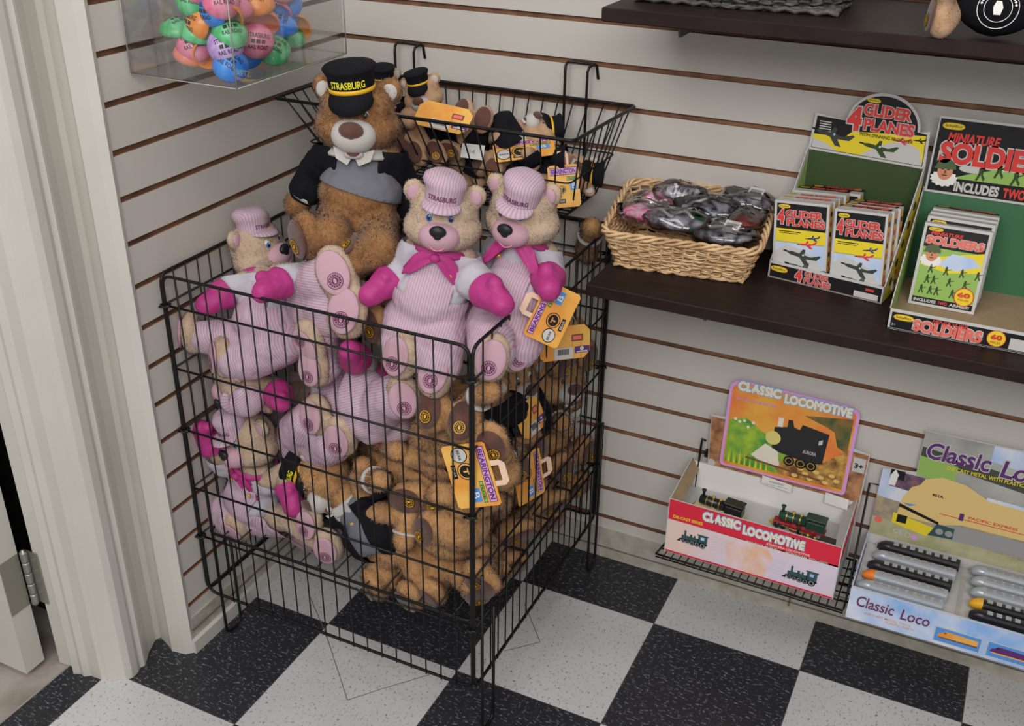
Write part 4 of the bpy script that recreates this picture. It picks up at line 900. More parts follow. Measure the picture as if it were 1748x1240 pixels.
def flat_tag(par, u, v, y, w_, h_, ang, n, kind):
    r_, u_, n_ = basis(n); fr = Fr(at(u, v, y=y), r_, None, n_).turned(ang); fr.o = fr.P(-w_/2, -h_/2); return suitcase_tag(par, fr, w_, h_, kind)
flat_tag(sa, 757, 200, -.225, .10, .055, -12, (.2, -.6, .8), 1)
m = MB(); r_, u_, n_ = basis((.2, -.75, .6)); fr = Fr(at(806, 258, y=-.20), r_, None, n_); m.prism([(-.02, -.013), (.022, -.016), (.022, .012), (-.02, .014)], .0006, card_w, fr)
small_l = [o for o in COL.objects if o.get('category') == 'plush bear' and o.name.startswith('small')]
m.text('34', -.008, -.006, .014, .009, grey, fr, w=.0004); m.build('price_tag', small_l[2])
flat_tag(small_l[4], 963, 318, -.17, .055, .075, 8, (.3, -.9, .3), 0)
flat_tag(small_l[3], 895, 255, -.16, .11, .05, 18, (.1, -.4, .9), 0)

# ================================================================ wicker basket with packets
straw = mat('pale_willow', (172, 146, 112), .55, c2=(142, 112, 80), vscale=40, bump=.2, bscale=200)
dkwick = mat('black_willow', (34, 32, 31), .5, c2=(70, 68, 66), vscale=60)
def wicker(name, label, fl, W_, D_, zb, zf, zk, deg, m_, inset=.022, rad=.03, group=None):
    a = math.radians(deg); ux = V((math.cos(a), math.sin(a), 0)); uy = V((-math.sin(a), math.cos(a), 0)); fl = V(fl)
    t = thing(name, label, 'basket', fl+ux*W_/2+uy*D_/2-Z*(fl.z-zb))
    def loop(k, n=120):                              # k 0..1 from base to rim: rounded rectangle path
        ins = inset*(1-k); c = [(ins, ins), (W_-ins, ins), (W_-ins, D_-ins), (ins, D_-ins)]
        pts = rounded([V((x, y, 0)) for x, y in c], rad, 5) if rad < .05 else [V((W_/2+(W_/2-ins)*math.cos(q), D_/2+(D_/2-ins)*math.sin(q), 0)) for q in [2*PI*g/40 for g in range(40)]]; out = []
        L = [0]
        for i in range(len(pts)): L.append(L[-1]+(pts[(i+1) % len(pts)]-pts[i]).length)
        for j in range(n):
            s = L[-1]*j/n; i = max(q for q in range(len(pts)) if L[q] <= s+1e-9); f_ = (s-L[i])/max(1e-9, L[i+1]-L[i])
            q = pts[i].lerp(pts[(i+1) % len(pts)], f_); zt = zf+(zk-zf)*(q.y/D_); cen = V((W_/2, D_/2, 0)); nn = (q-cen); nn = V((nn.x/W_, nn.y/D_, 0)).normalized()
            out.append((fl+ux*q.x+uy*q.y-Z*fl.z+Z*(zb+(zt-zb)*k), ux*nn.x+uy*nn.y))
        return out
    m = MB(); NR = 9
    for r in range(NR):
        lo = loop((r+.4)/NR, 176)
        for dd in (0, 1):
            m.tube([p+n*(.0032*math.sin(2*PI*(i/8.0)+(PI if (r+dd) % 2 else 0)))+Z*(.0011*math.sin(i*.9+r*2)+.0022*(dd-.5)) for i, (p, n) in enumerate(lo)], [.0022+.0007*math.sin(i*.7+r*3+dd) for i in range(len(lo))], m_, 5, True)
    m.build('woven_sides', t)
    m = MB()
    lo0, lo1 = loop(0, 44), loop(1, 44)
    for (p, _), (q, _2) in zip(lo0, lo1): m.tube([p, q], .0022, m_, 5)
    m.build('stakes', t)
    m = MB(); lo = loop(1.0, 160)
    for s in range(3):
        m.tube([p+n*(.0045*math.cos(i*.55+s*2.09))+Z*(.0045*math.sin(i*.55+s*2.09)+.001) for i, (p, n) in enumerate(lo)], .0030, m_, 6, True)
    lo = loop(0, 160)
    for s in range(2): m.tube([p+n*(.003*math.cos(i*.5+s*PI))+Z*(.0035+.002*math.sin(i*.5+s*PI)) for i, (p, n) in enumerate(lo)], .0028, m_, 6, True)
    m.build('braided_rim', t)
    m = MB()
    for i in range(26):
        y = inset+(D_-2*inset)*i/25; m.tube([fl+ux*(inset+(W_-2*inset)*j/20)+uy*y+Z*(zb+.004-fl.z+.002*(1 if (i+j) % 2 else -1)) for j in range(21)], .0042, m_, 5)
    m.build('woven_base', t); return t, ux, uy
wb, ux, uy = wicker('wicker_basket', 'pale willow tray basket of plastic-bagged toys on the middle shelf', (.666, -.232, .868), .270, .212, .8035, .868, .900, 6.9, straw)

# bagged toys
film = clear_mat('crinkled_clear_film', (.95, .95, .96), .08, 2.2)
blk = mat('black_cloth_print', (26, 25, 28), .7, c2=(128, 124, 132), vscale=60); pnk = mat('pink_striped_cloth', (212, 84, 140), .6, c2=(210, 200, 206), vscale=45, stretch=(1, 3, 1))
wht = mat('white_striped_cloth', (205, 204, 206), .6, c2=(60, 52, 66), vscale=50, stretch=(3, 1, 1)); grn = mat('green_cloth', (40, 128, 62), .6); rdw = mat('dark_red_wood', (110, 48, 42), .5, var=.3)
PK = [((.075, .165), .034, 8, .085, .05, pnk, 'bagged pink striped toy whistle set at the left end of the wicker basket', 1),
      ((.060, .085), .040, -20, .095, .06, pnk, 'bagged black and pink cloth item at the front left of the wicker basket', 1),
      ((.120, .050), .038, 4, .10, .055, blk, 'bagged black bandana with white print, front middle of the wicker basket', 0),
      ((.200, .060), .042, -6, .11, .065, blk, 'bagged black item with a square white price sticker, front right of the wicker basket', 2),
      ((.175, .140), .050, 14, .13, .07, blk, 'bagged plain black cloth lying highest in the wicker basket', 3),
      ((.225, .160), .040, -12, .09, .06, blk, 'bagged dark item with hanging white price tag, back right corner of the wicker basket', 2),
      ((.140, .100), .030, 30, .08, .04, grn, 'bagged black item with a bright green patch, centre of the wicker basket', 0),
      ((.235, .105), .034, 70, .09, .05, rdw, 'bagged dark red and black item against the right side of the wicker basket', 1),
      ((.105, .160), .036, -4, .085, .05, wht, 'bagged white and purple zebra striped item, back left of the wicker basket', 1)]
for i, ((a, b), h_, dg, lw, ll, mm, lab, st) in enumerate(PK):
    o = V((.666, -.232, 0))+ux*a+uy*b; z0 = .852+.009*(i % 3)+b*.13; ang = math.radians(dg+7)
    ex = V((math.cos(ang), math.sin(ang), 0)); ey = V((-math.sin(ang), math.cos(ang), 0)); c = V((o.x, o.y, z0+.012))
    t = thing('bagged_toy', lab, 'bagged toy', (c.x, c.y, z0-.006), 'bagged toys in the wicker basket')
    m = MB(); vs0 = 0
    m.ell(c, (lw*.47, ll*.45, .013), mm, (ex, ey, Z), 26, 16); m.ell(c+ex*lw*.1+Z*.006, (lw*.25, ll*.22, .008), blk if mm is not blk else pnk if st == 1 else blk, (ex, ey, Z), 20, 12)
    for k in range(len(m.v)): q = V(m.v[k]); q += V(mn.noise_vector(q*55+V((i*5, 0, 0))))*.005; m.v[k] = tuple(q)
    m.build('folded_cloth', t)
    if i in (2, 3, 4, 6):
        m = MB(); m.tube([c+ex*lw*(-.3+.6*k/10)+ey*ll*.25*math.sin(k*.9+i)+Z*(.014+.003*math.sin(k)) for k in range(11)], .0028, white_i, 6)
        if i == 6: m.ell(c+Z*.012, (.018, .010, .006), grn, (ex, ey, Z), 14, 8)
        m.build('white_cord', t)
    m = MB(); n, k_ = 26, 14
    m.ell(c+Z*.001, (lw*.62, ll*.68, .021), film, (ex, ey, Z), n, k_)
    for k in range(len(m.v)): q = V(m.v[k]); q += V(mn.noise_vector(q*42+V((i*9, 3, 0))))*.007+V(mn.noise_vector(q*110))*.003; m.v[k] = tuple(q)
    m.build('plastic_bag', t)
    if st == 2:
        m = MB(); r_, u_, n_ = basis((-.1, -.6, .8)); fr = Fr(c+Z*.019+ey*(-.006)+ex*(.015), r_, None, n_); m.prism([(-.014, -.012), (.014, -.012), (.014, .012), (-.014, .012)], .0005, card_w, fr)
        for k in range(12): m.rect(-.011+k*.0018, -.002, -.011+k*.0018+.0006+.0005*(k % 2), .007, ink, fr)
        m.build('price_sticker', t)

wt, _, _ = wicker('dark_wicker_basket', 'black willow basket on the top shelf, only its base in view', (.672, -.262, 1.335), .365, .255, 1.2538, 1.335, 1.335, 3, dkwick, inset=.03, rad=.085)

# ================================================================ display helpers
bub = mat('salmon_price_burst', (196, 92, 76), .5)
def brandlet(m, fr, x, y, w_, h_, w=.0006):          # yellow oval maker's badge
    m.poly([(x+w_/2+w_/2*math.copysign(abs(math.cos(a))**.6, math.cos(a)), y+h_/2+h_/2*math.sin(a)) for a in [2*PI*k/20 for k in range(20)]], gold, fr, w)
    m.poly([(x+w_/2+.46*w_*math.copysign(abs(math.cos(a))**.6, math.cos(a)), y+h_/2+.38*h_*math.sin(a)) for a in [2*PI*k/20 for k in range(20)]], yel, fr, w+.0002)
    m.text('Schylling', x+w_*.12, y+h_*.25, w_*.76, h_*.5, brown, fr, w+.0004, off=.02)
def plane_pic(m, fr, x, y, s, col, ang=0, w=.0009):
    f2 = fr.moved(x, y).turned(ang)
    m.poly([(-1.0*s, .02*s), (-.6*s, .12*s), (.5*s, .10*s), (.95*s, .34*s), (1.05*s, .30*s), (.85*s, .0), (.3*s, -.10*s), (-.7*s, -.10*s)], col, f2, w)
    m.poly([(-.25*s, 0), (.15*s, .02*s), (.55*s, -.42*s), (.25*s, -.45*s)], col, f2, w+.0002); m.poly([(-.2*s, .08*s), (.1*s, .10*s), (.1*s, .42*s), (-.05*s, .42*s)], col, f2, w+.0001)
    m.disc(-.98*s, .03*s, .16*s, ink, f2, w+.0003, ry=.05*s, n=10); m.disc(.05*s, .08*s, .06*s, pblue, f2, w+.0004, n=8)
def glider_art(m, fr, W_, H_):                       # face of a glider box
    m.rect(0, 0, W_, H_, card_w, fr, .0003); e = W_*.045
    m.rect(e, H_*.64, W_-e, H_-e, ink, fr); m.rect(e, H_*.46, W_-e, H_*.64, yel, fr); m.rect(e, e, W_-e, H_*.47, pblue, fr)
    m.poly([(e, H_*.34), (W_*.25, H_*.43), (W_*.55, H_*.38), (W_*.8, H_*.30), (W_-e, H_*.12), (W_-e, e), (e, e)], card_w, fr, .0006)
    m.poly([(e, H_*.14), (W_*.3, H_*.17), (W_*.6, H_*.08), (W_*.75, e), (e, e)], grey, fr, .0007)
    brandlet(m, fr, e*1.6, H_*.905, W_*.22, H_*.05)
    m.text('4', W_*.06, H_*.70, W_*.13, H_*.19, red, fr, off=.06, edge=card_w); m.text('GLIDER', W_*.21, H_*.795, W_*.68, H_*.095, red, fr, off=.04, edge=card_w)
    m.text('PLANES', W_*.24, H_*.685, W_*.70, H_*.095, red, fr, off=.04, edge=card_w)
    m.rect(W_*.10, H_*.60, W_*.50, H_*.612, ink, fr, .0006); m.rect(W_*.10, H_*.58, W_*.46, H_*.588, ink, fr, .0006)
    plane_pic(m, fr, W_*.74, H_*.55, W_*.13, mat('dark_blue_ink', (48, 52, 92), .5), 8); plane_pic(m, fr, W_*.64, H_*.46, W_*.17, red, 4)
    plane_pic(m, fr, W_*.55, H_*.30, W_*.32, mat('dark_plane_ink', (44, 50, 46), .5), -12); plane_pic(m, fr, W_*.62, H_*.12, W_*.36, mat('grey_plane_ink', (66, 66, 68), .5), -14)
def box_with(name, label, fr, W_, H_, T_, art, edge_m, group, cat='toy box', top=None):
    m = MB(); m.prism([(0, 0), (W_, 0), (W_, H_), (0, H_)], T_, card_w, fr); art(m, fr, W_, H_)
    tf = Fr(fr.P(0, H_, -T_), fr.x, None, fr.y); 
    # printed top and side edges
    m.rect(W_*.02, T_*.12, W_*.98, T_*.9, ink, tf, .0003); m.text(top or 'GLIDER PLANES', W_*.28, T_*.28, W_*.50, T_*.45, red, tf, .0006, off=.03, edge=salmon)
    brandlet(m, tf, W_*.05, T_*.25, W_*.18, T_*.5, .0005); m.disc(W_*.86, T_*.5, T_*.42, bub, tf, .0010, n=14, ry=T_*.40)
    sf = Fr(fr.P(W_, 0, 0), -fr.z, None, fr.x)
    m.rect(T_*.15, H_*.03, T_*.85, H_*.97, edge_m, sf, .0003)
    for k in range(7): m.rect(T_*.25, H_*(.06+.13*k), T_*.75, H_*(.12+.13*k), red if k % 2 else ink, sf, .0006)
    o = m.build(name, None, base=fr.P(W_/2, 0, -T_/2)); tag(o, label, cat, group); return o
def frame_of(bl, br, lean=0):                        # upright frame on a base line, facing the room, leaning back
    bl, br = V(bl), V(br); x = (br-bl).normalized(); n = x.cross(Z); zz = (n*math.cos(lean)+Z*math.sin(lean)); return Fr(bl, x, None, zz)

# ---- glider plane display
ZS = .8030
GL, GR = V((.9385, -.128, ZS)), V((1.1335, -.158, ZS)); gx = (GR-GL).normalized(); gn = V((gx.y, -gx.x, 0)); gd = -gn; GW = (GR-GL).length; GD = .118
def tray_display(name, label, o, ux_, W_, D_, lip, hback, inner, cat='display box'):
    t = thing(name, label, cat, o+ux_*W_/2); n = V((ux_.y, -ux_.x, 0)); T2 = .0015
    F0 = Fr(o, ux_, None, n)
    m = MB(); m.prism([(0, 0), (W_, 0), (W_, lip), (0, lip)], T2, card_w, F0); m.rect(W_*.015, lip*.08, W_*.985, lip*.86, ink, F0, .0003); return t, F0, m, n
gt, gF, m, gn = tray_display('glider_display', 'card counter display for glider plane boxes with green back and arched header', GL, gx, GW, GD, .030, .20, dgreen)
brandlet(m, gF, .004, .013, .030, .010); m.text('4', .048, .004, .012, .023, red, gF, off=.06, edge=card_w); m.text('GLIDER', .064, .0155, .042, .0105, red, gF, off=.03, edge=card_w); m.text('PLANES', .064, .0035, .046, .0105, red, gF, off=.03, edge=card_w)
m.rect(.150, .003, .190, .013, card_w, gF, .0007); m.rect(.168, .017, .182, .021, red, gF, .0007); m.build('front_lip', gt)
m = MB(); m.prism([(0, 0), (GW, 0), (GW, GD), (0, GD)], .0015, card_b, Fr(GL+Z*.002, gx, None, Z)); m.build('tray_floor', gt)
for s in (0, 1):
    m = MB(); fo = Fr(GL+gx*(GW if s else 0.0015), -gn, None, gx)
    m.prism([(0, 0), (GD, 0), (GD, .205), (GD*.93, .200), (.004, .032), (0, .030)], .0015, card_w, fo); m.poly([(.004, .002), (GD-.002, .002), (GD-.004, .185), (.008, .028)], yel if s else lgreen, fo, .0003)
    if s:
        for k in range(5): m.disc(.03+.016*k, .03+.028*k, .008, ink if k % 2 else dgreen, fo, .0006, n=8)
    m.build('side_wing', gt)
bo = GL+gd*GD; bF = Fr(bo, gx, None, gn)
m = MB(); m.prism([(0, 0), (GW, 0), (GW, .205), (0, .205)], .0015, dgreen, bF); m.build('green_back', gt)
m = MB(); hF = bF.moved(0, 0, .002); hy0, hy1 = .198, .262
arc = [(GW*.60+GW*.305*math.cos(a), hy1-.006+.054*math.sin(a)) for a in [PI*k/18 for k in range(19)]]
m.prism([(0, hy0), (GW, hy0), (GW*.985, hy1-.002)]+arc+[(.004, hy1)], .0015, card_w, hF)
ia = [(GW*.60+GW*.285*math.cos(a), hy1-.006+.049*math.sin(a)) for a in [PI*k/18 for k in range(19)]]
m.poly([(.005, hy0+.004), (GW-.005, hy0+.004), (GW-.007, hy1-.008)]+ia+[(.008, hy1-.005)], ink, hF, .0004)
m.poly([(.006, hy0+.005), (GW-.006, hy0+.005), (GW-.008, hy1-.010), (GW*.36, hy1-.022), (GW*.30, hy1-.034), (.006, hy1-.036)], yel, hF, .0006)
m.poly([(GW*.45, hy0+.005), (GW*.97, hy0+.005), (GW*.93, hy0+.030), (GW*.8, hy0+.040), (GW*.68, hy0+.034), (GW*.55, hy0+.020)], card_w, hF, .0008)
m.poly([(.006, hy0+.005), (.050, hy0+.005), (.028, hy0+.016), (.006, hy0+.02)], card_w, hF, .0008)
plane_pic(m, hF, GW*.20, hy0+.030, .034, mat('dark_plane_ink', (44, 50, 46), .5), -10, .0010); plane_pic(m, hF, GW*.60, hy0+.022, .030, dgreen, -6, .0010); plane_pic(m, hF, GW*.78, hy0+.040, .014, red, 5, .0012); plane_pic(m, hF, GW*.92, hy0+.045, .010, ink, 5, .0012)
brandlet(m, hF, GW*.44, hy1+.030, .022, .007); m.text('4', GW*.30, hy1-.020, .024, .040, red, hF, off=.06, edge=card_w); m.text('GLIDER', GW*.425, hy1+.008, .078, .020, red, hF, off=.04, edge=card_w, w=.0010); m.text('PLANES', GW*.445, hy1-.016, .082, .020, red, hF, off=.04, edge=card_w, w=.0010)
m.text('WITH SPINNING PROPELLER', GW*.42, hy1-.026, .088, .0055, ink, hF, w=.0010)
for k in range(5): m.rect(.014, hy1-.014-.004*k, .034, hy1-.0122-.004*k, card_w, hF, .0008)
m.build('arched_header', gt)
BT = .0168
names = ['front box of the left stack in the glider display', 'second box of the left stack in the glider display', 'third box of the left stack in the glider display', 'fourth box of the left stack in the glider display, set higher', 'rearmost box of the left stack in the glider display, shifted right']
for k in range(5):
    o = GL+gx*(-.006+.0016*k+(.016 if k == 4 else 0))-gn*(.0045+.0195*k)+Z*(.003+(.003 if k == 3 else .003 if k == 4 else 0)); roll = -7 if k < 4 else -5
    fr = Fr(o+gx*(.012), gx, None, (gn*1.0+Z*.03).normalized()).turned(6 if k < 3 else 5); fr.o = fr.o+fr.x*(0)
    box_with('glider_box', 'glider planes box, '+names[k], fr, .0935, .132, BT, glider_art, gold, 'glider plane boxes')
for k in range(3):
    o = GL+gx*(.1085+.004*k)-gn*(.0045+.019*k)+Z*.003; fr = Fr(o, gx, None, (gn*1.0+Z*.03).normalized()).turned(5)
    fr.o = fr.o-gx*.002
    box_with('glider_box', 'glider planes box, '+['front', 'middle', 'rear'][k]+' box of the right stack in the glider display', fr, .0860, .138, BT, glider_art, gold, 'glider plane boxes')

# ---- soldiers display
SL = V((1.1535, -.247, ZS)); sx = X; SW, SD = .330, .222
def soldier_fig(m, fr, x, y, s, col, w):
    m.disc(x, y+.9*s, .16*s, col, fr, w, n=8); m.poly([(x-.2*s, y+.2*s), (x+.18*s, y+.2*s), (x+.16*s, y+.8*s), (x-.22*s, y+.78*s)], col, fr, w); m.poly([(x-.2*s, y+.25*s), (x-.4*s, y-.35*s), (x-.22*s, y-.4*s), (x, y+.2*s)], col, fr, w); m.poly([(x+.15*s, y+.25*s), (x+.4*s, y-.1*s), (x+.32*s, y-.4*s), (x, y+.15*s)], col, fr, w); m.poly([(x+.1*s, y+.55*s), (x+.7*s, y+.75*s), (x+.7*s, y+.66*s), (x+.1*s, y+.42*s)], col, fr, w)
def face_pic(m, fr, x, y, s, w):
    m.poly([(x+1.15*s*math.cos(a)*(1 if k % 2 else .86), y-.75*s+.75*s*math.sin(a)*(1 if k % 2 else .84)) for k, a in enumerate([2*PI*k/28 for k in range(28)])], white_i, fr, w)
    m.disc(x, y-.1*s, .62*s, skin, fr, w+.0002, ry=.78*s); m.poly([(x+.82*s*math.cos(a), y+.18*s+.80*s*math.sin(a)) for a in [PI*k/14-.06 for k in range(15)]]+[(x-.95*s, y+.05*s)], mat('helmet_green_ink', (62, 74, 48), .5), fr, w+.0004)
    m.rect(x-.34*s, y+.02*s, x-.12*s, y+.09*s, ink, fr, w+.0005); m.rect(x+.12*s, y+.02*s, x+.34*s, y+.09*s, ink, fr, w+.0005); m.poly([(x-.06*s, y-.02*s), (x+.06*s, y-.02*s), (x+.10*s, y-.28*s), (x-.10*s, y-.28*s)], brown, fr, w+.0005); m.rect(x-.2*s, y-.5*s, x+.2*s, y-.42*s, ink, fr, w+.0005)
def soldier_art(m, fr, W_, H_):
    e = W_*.045; m.rect(0, 0, W_, H_, card_w, fr, .0003); m.rect(e, H_*.72, W_-e, H_-e, ink, fr); m.rect(e, e, W_-e, H_*.72, lgreen, fr)
    m.poly([(e, H_*.5), (W_*.3, H_*.62), (W_-e, H_*.74), (W_-e, H_*.50), (W_*.5, H_*.44)], yel, fr, .0006); m.poly([(W_*.3, H_*.52), (W_*.5, H_*.68), (W_*.8, H_*.66), (W_*.95, H_*.58), (W_*.6, H_*.48)], pblue, fr, .0007)
    m.rect(e, e, W_-e, H_*.105, ink, fr, .0006); brandlet(m, fr, e*1.6, H_*.915, W_*.22, H_*.045)
    m.text('MINIATURE', W_*.12, H_*.87, W_*.48, H_*.045, red, fr, off=.04, shear=.2); m.text('SOLDIERS', W_*.07, H_*.755, W_*.86, H_*.105, salmon, fr, off=.05, edge=card_w)
    face_pic(m, fr, W_*.20, H_*.65, W_*.15, .0010)
    r_ = random.Random(5)
    for k in range(13): soldier_fig(m, fr, W_*(.13+.078*k % .8)+W_*.02, H_*(.18+.13*((k*5) % 3)), W_*.10, dgreen, .0010)
    m.disc(W_*.80, H_*.19, W_*.15, red, fr, .0014); m.disc(W_*.80, H_*.19, W_*.135, yel, fr, .0016); m.text('60', W_*.70, H_*.185, W_*.19, H_*.06, red, fr, .0020, off=.05); m.text('PIECES', W_*.72, H_*.145, W_*.16, H_*.02, red, fr, .0020)
    m.text('INCLUDES', W_*.07, H_*.05, W_*.34, H_*.038, card_w, fr, .0009, off=.04); m.text('TWO', W_*.44, H_*.05, W_*.14, H_*.038, red, fr, .0009, off=.04); m.text('ARMIES!', W_*.61, H_*.05, W_*.30, H_*.038, card_w, fr, .0009, off=.04)
st, sF, m, sn = tray_display('soldier_display', 'card counter display for miniature soldiers at the right edge of the shelf', SL, sx, SW, SD, .034, .16, dgreen)
brandlet(m, sF, .008, .017, .030, .010); m.text('MINIATURE', .064, .023, .052, .0055, red, sF, off=.03, shear=.2); m.text('SOLDIERS', .038, .004, .100, .020, salmon, sF, off=.05, edge=card_w); m.disc(.157, .017, .0135, red, sF, .0010); m.disc(.157, .017, .0125, yel, sF, .0012); m.text('60', .149, .015, .016, .009, red, sF, .0016, off=.05); m.text('3+', .007, .007, .006, .004, card_w, sF)
m.text('PIECES', .150, .009, .014, .0035, red, sF, .0016); m.rect(.176, .004, .220, .022, card_w, sF, .0007); m.text('MINIATURE SOLDIERS', .225, .008, .09, .018, salmon, sF, off=.04); m.build('front_lip', st)
m = MB(); m.prism([(0, 0), (SW, 0), (SW, SD), (0, SD)], .0015, card_b, Fr(SL+Z*.002, sx, None, Z)); m.build('tray_floor', st)
for s in (0, 1):
    m = MB(); fo = Fr(SL+sx*(SW if s else .0015), -sn, None, sx)
    m.prism([(0, 0), (SD, 0), (SD, .165), (SD*.85, .150), (.004, .036), (0, .034)], .0015, card_w, fo); m.poly([(.004, .002), (SD-.002, .002), (SD-.004, .140), (.008, .030)], lgreen, fo, .0003); m.build('side_wing', st)
sbF = Fr(SL+Y*SD, sx, None, sn)
m = MB(); m.prism([(0, 0), (SW, 0), (SW, .165), (0, .165)], .0015, mat('mid_green_card', (46, 84, 58), .6), sbF); m.build('green_back', st)
m = MB(); hF = sbF.moved(0, 0, .003); y0, y1 = .158, .284
m.prism([(.002, y0), (SW, y0), (SW, y1), (.004, y1)], .0015, card_w, hF); m.rect(.006, y0+.004, SW-.004, y1-.004, ink, hF)
m.poly([(.040, y0+.028), (.100, y0+.052), (SW-.004, y1-.040), (SW-.004, y0+.030)], lgreen, hF, .0006); m.poly([(.09, y0+.052), (.18, y0+.070), (SW-.004, y1-.026), (SW-.004, y1-.044), (.13, y0+.054)], yel, hF, .0008); m.poly([(.16, y0+.06), (.18, y0+.080), (.24, y0+.086), (.26, y0+.06)], pblue, hF, .0009)
brandlet(m, hF, .010, y1-.020, .034, .011); m.text('MINIATURE', .022, y1-.040, .078, .016, red, hF, off=.04, shear=.15); m.text('SOLDIERS', .014, y1-.075, .170, .036, red, hF, off=.05, edge=card_w, w=.0012)
face_pic(m, hF, .028, y0+.040, .019, .0012); m.disc(.066, y0+.046, .018, card_w, hF, .0010, ry=.006)
for k in range(8): soldier_fig(m, hF, .082+.026*k, y0+.036+.008*(k % 2), .018, dgreen, .0012)
m.text('INCLUDES', .046, y0+.007, .068, .017, card_w, hF, off=.05, w=.0012); m.text('TWO', .120, y0+.007, .034, .017, red, hF, off=.05, w=.0012); m.text('ARMIES!', .160, y0+.007, .070, .017, card_w, hF, off=.05, w=.0012)
m.build('header_card', st)
for k in range(4):
    fr = Fr(SL+V((.0185+.0015*k, .108+.020*k, .003+.006*(k > 0))), V((1, -.01, 0)), None, V((0, -1, .16 if k == 0 else .14)))
    box_with('soldier_box', 'miniature soldiers box, '+['front one, whole cover in view', 'second, only its top edge showing', 'third, only its top edge showing', 'rearmost, against the green back'][k]+', in the soldiers display', fr, .101, .134, .0175, soldier_art, lgreen, 'miniature soldiers boxes', top='SOLDIERS')

# ================================================================ low wire trays and train boxes
def wire_tray(label, x0, x1, zt=.184, yf=-.170, zbk=.371, cat='tray'):
    t = thing('wire_tray', label, 'wire tray', ((x0+x1)/2, -.09, zt)); m = MB()
    m.tube([(x0+.036, -.006, zbk), (x0+.030, -.010, zbk+.006), (x0+.030, -.014, zbk-.01), (x0+.026, -.014, zt+.02), (x0, yf, zt), (x1, yf-.006, zt), (x1, yf+.02, zt+.02), (x1-.008, -.012, zbk), (x1+.018, -.010, zbk)], .0024, wire, 6)
    m.tube([(x0+.026, -.014, zt), (x1-.004, -.012, zt)], .002, wire, 6); m.tube([(x0, yf, zt), (x0+.026, -.014, zt)], .002, wire, 6); m.tube([(x1, yf, zt), (x1-.004, -.012, zt)], .002, wire, 6)
    for k in range(1, 24):
        x = x0+(x1-x0)*k/24; m.tube([(x, yf-.004, zt-.002), (x+.01*(1-k/24), -.012, zt-.002)], .0014, wire, 5)
    for k in range(1, 6):
        y = yf+(-.014-yf)*k/6; m.tube([(x0+.004*k, y, zt-.004), (x1, y, zt-.004)], .0014, wire, 5)
        m.tube([(x1-.012, y, zt-.003), (x1+.004, y, zt-.003), (x1+.004, y, zt+.006)], .0024, wire, 5)
    m.tube([(x0, yf-.001, zt-.006), (x1, yf-.006, zt-.006)], .0016, wire, 5)
    m.build('wire_frame', t)
    for xx in (x0+.05, x1-.03):
        h = MB(); h.box((xx-.012, -.012, zbk-.035), (xx+.012, .001, zbk-.022), wire); h.build('wall_hook', t)
wire_tray('black wire tray low on the back wall under the red train box', .800, 1.172)
wire_tray('black wire tray low on the back wall under the blue train box', 1.196, 1.600, zbk=.225)

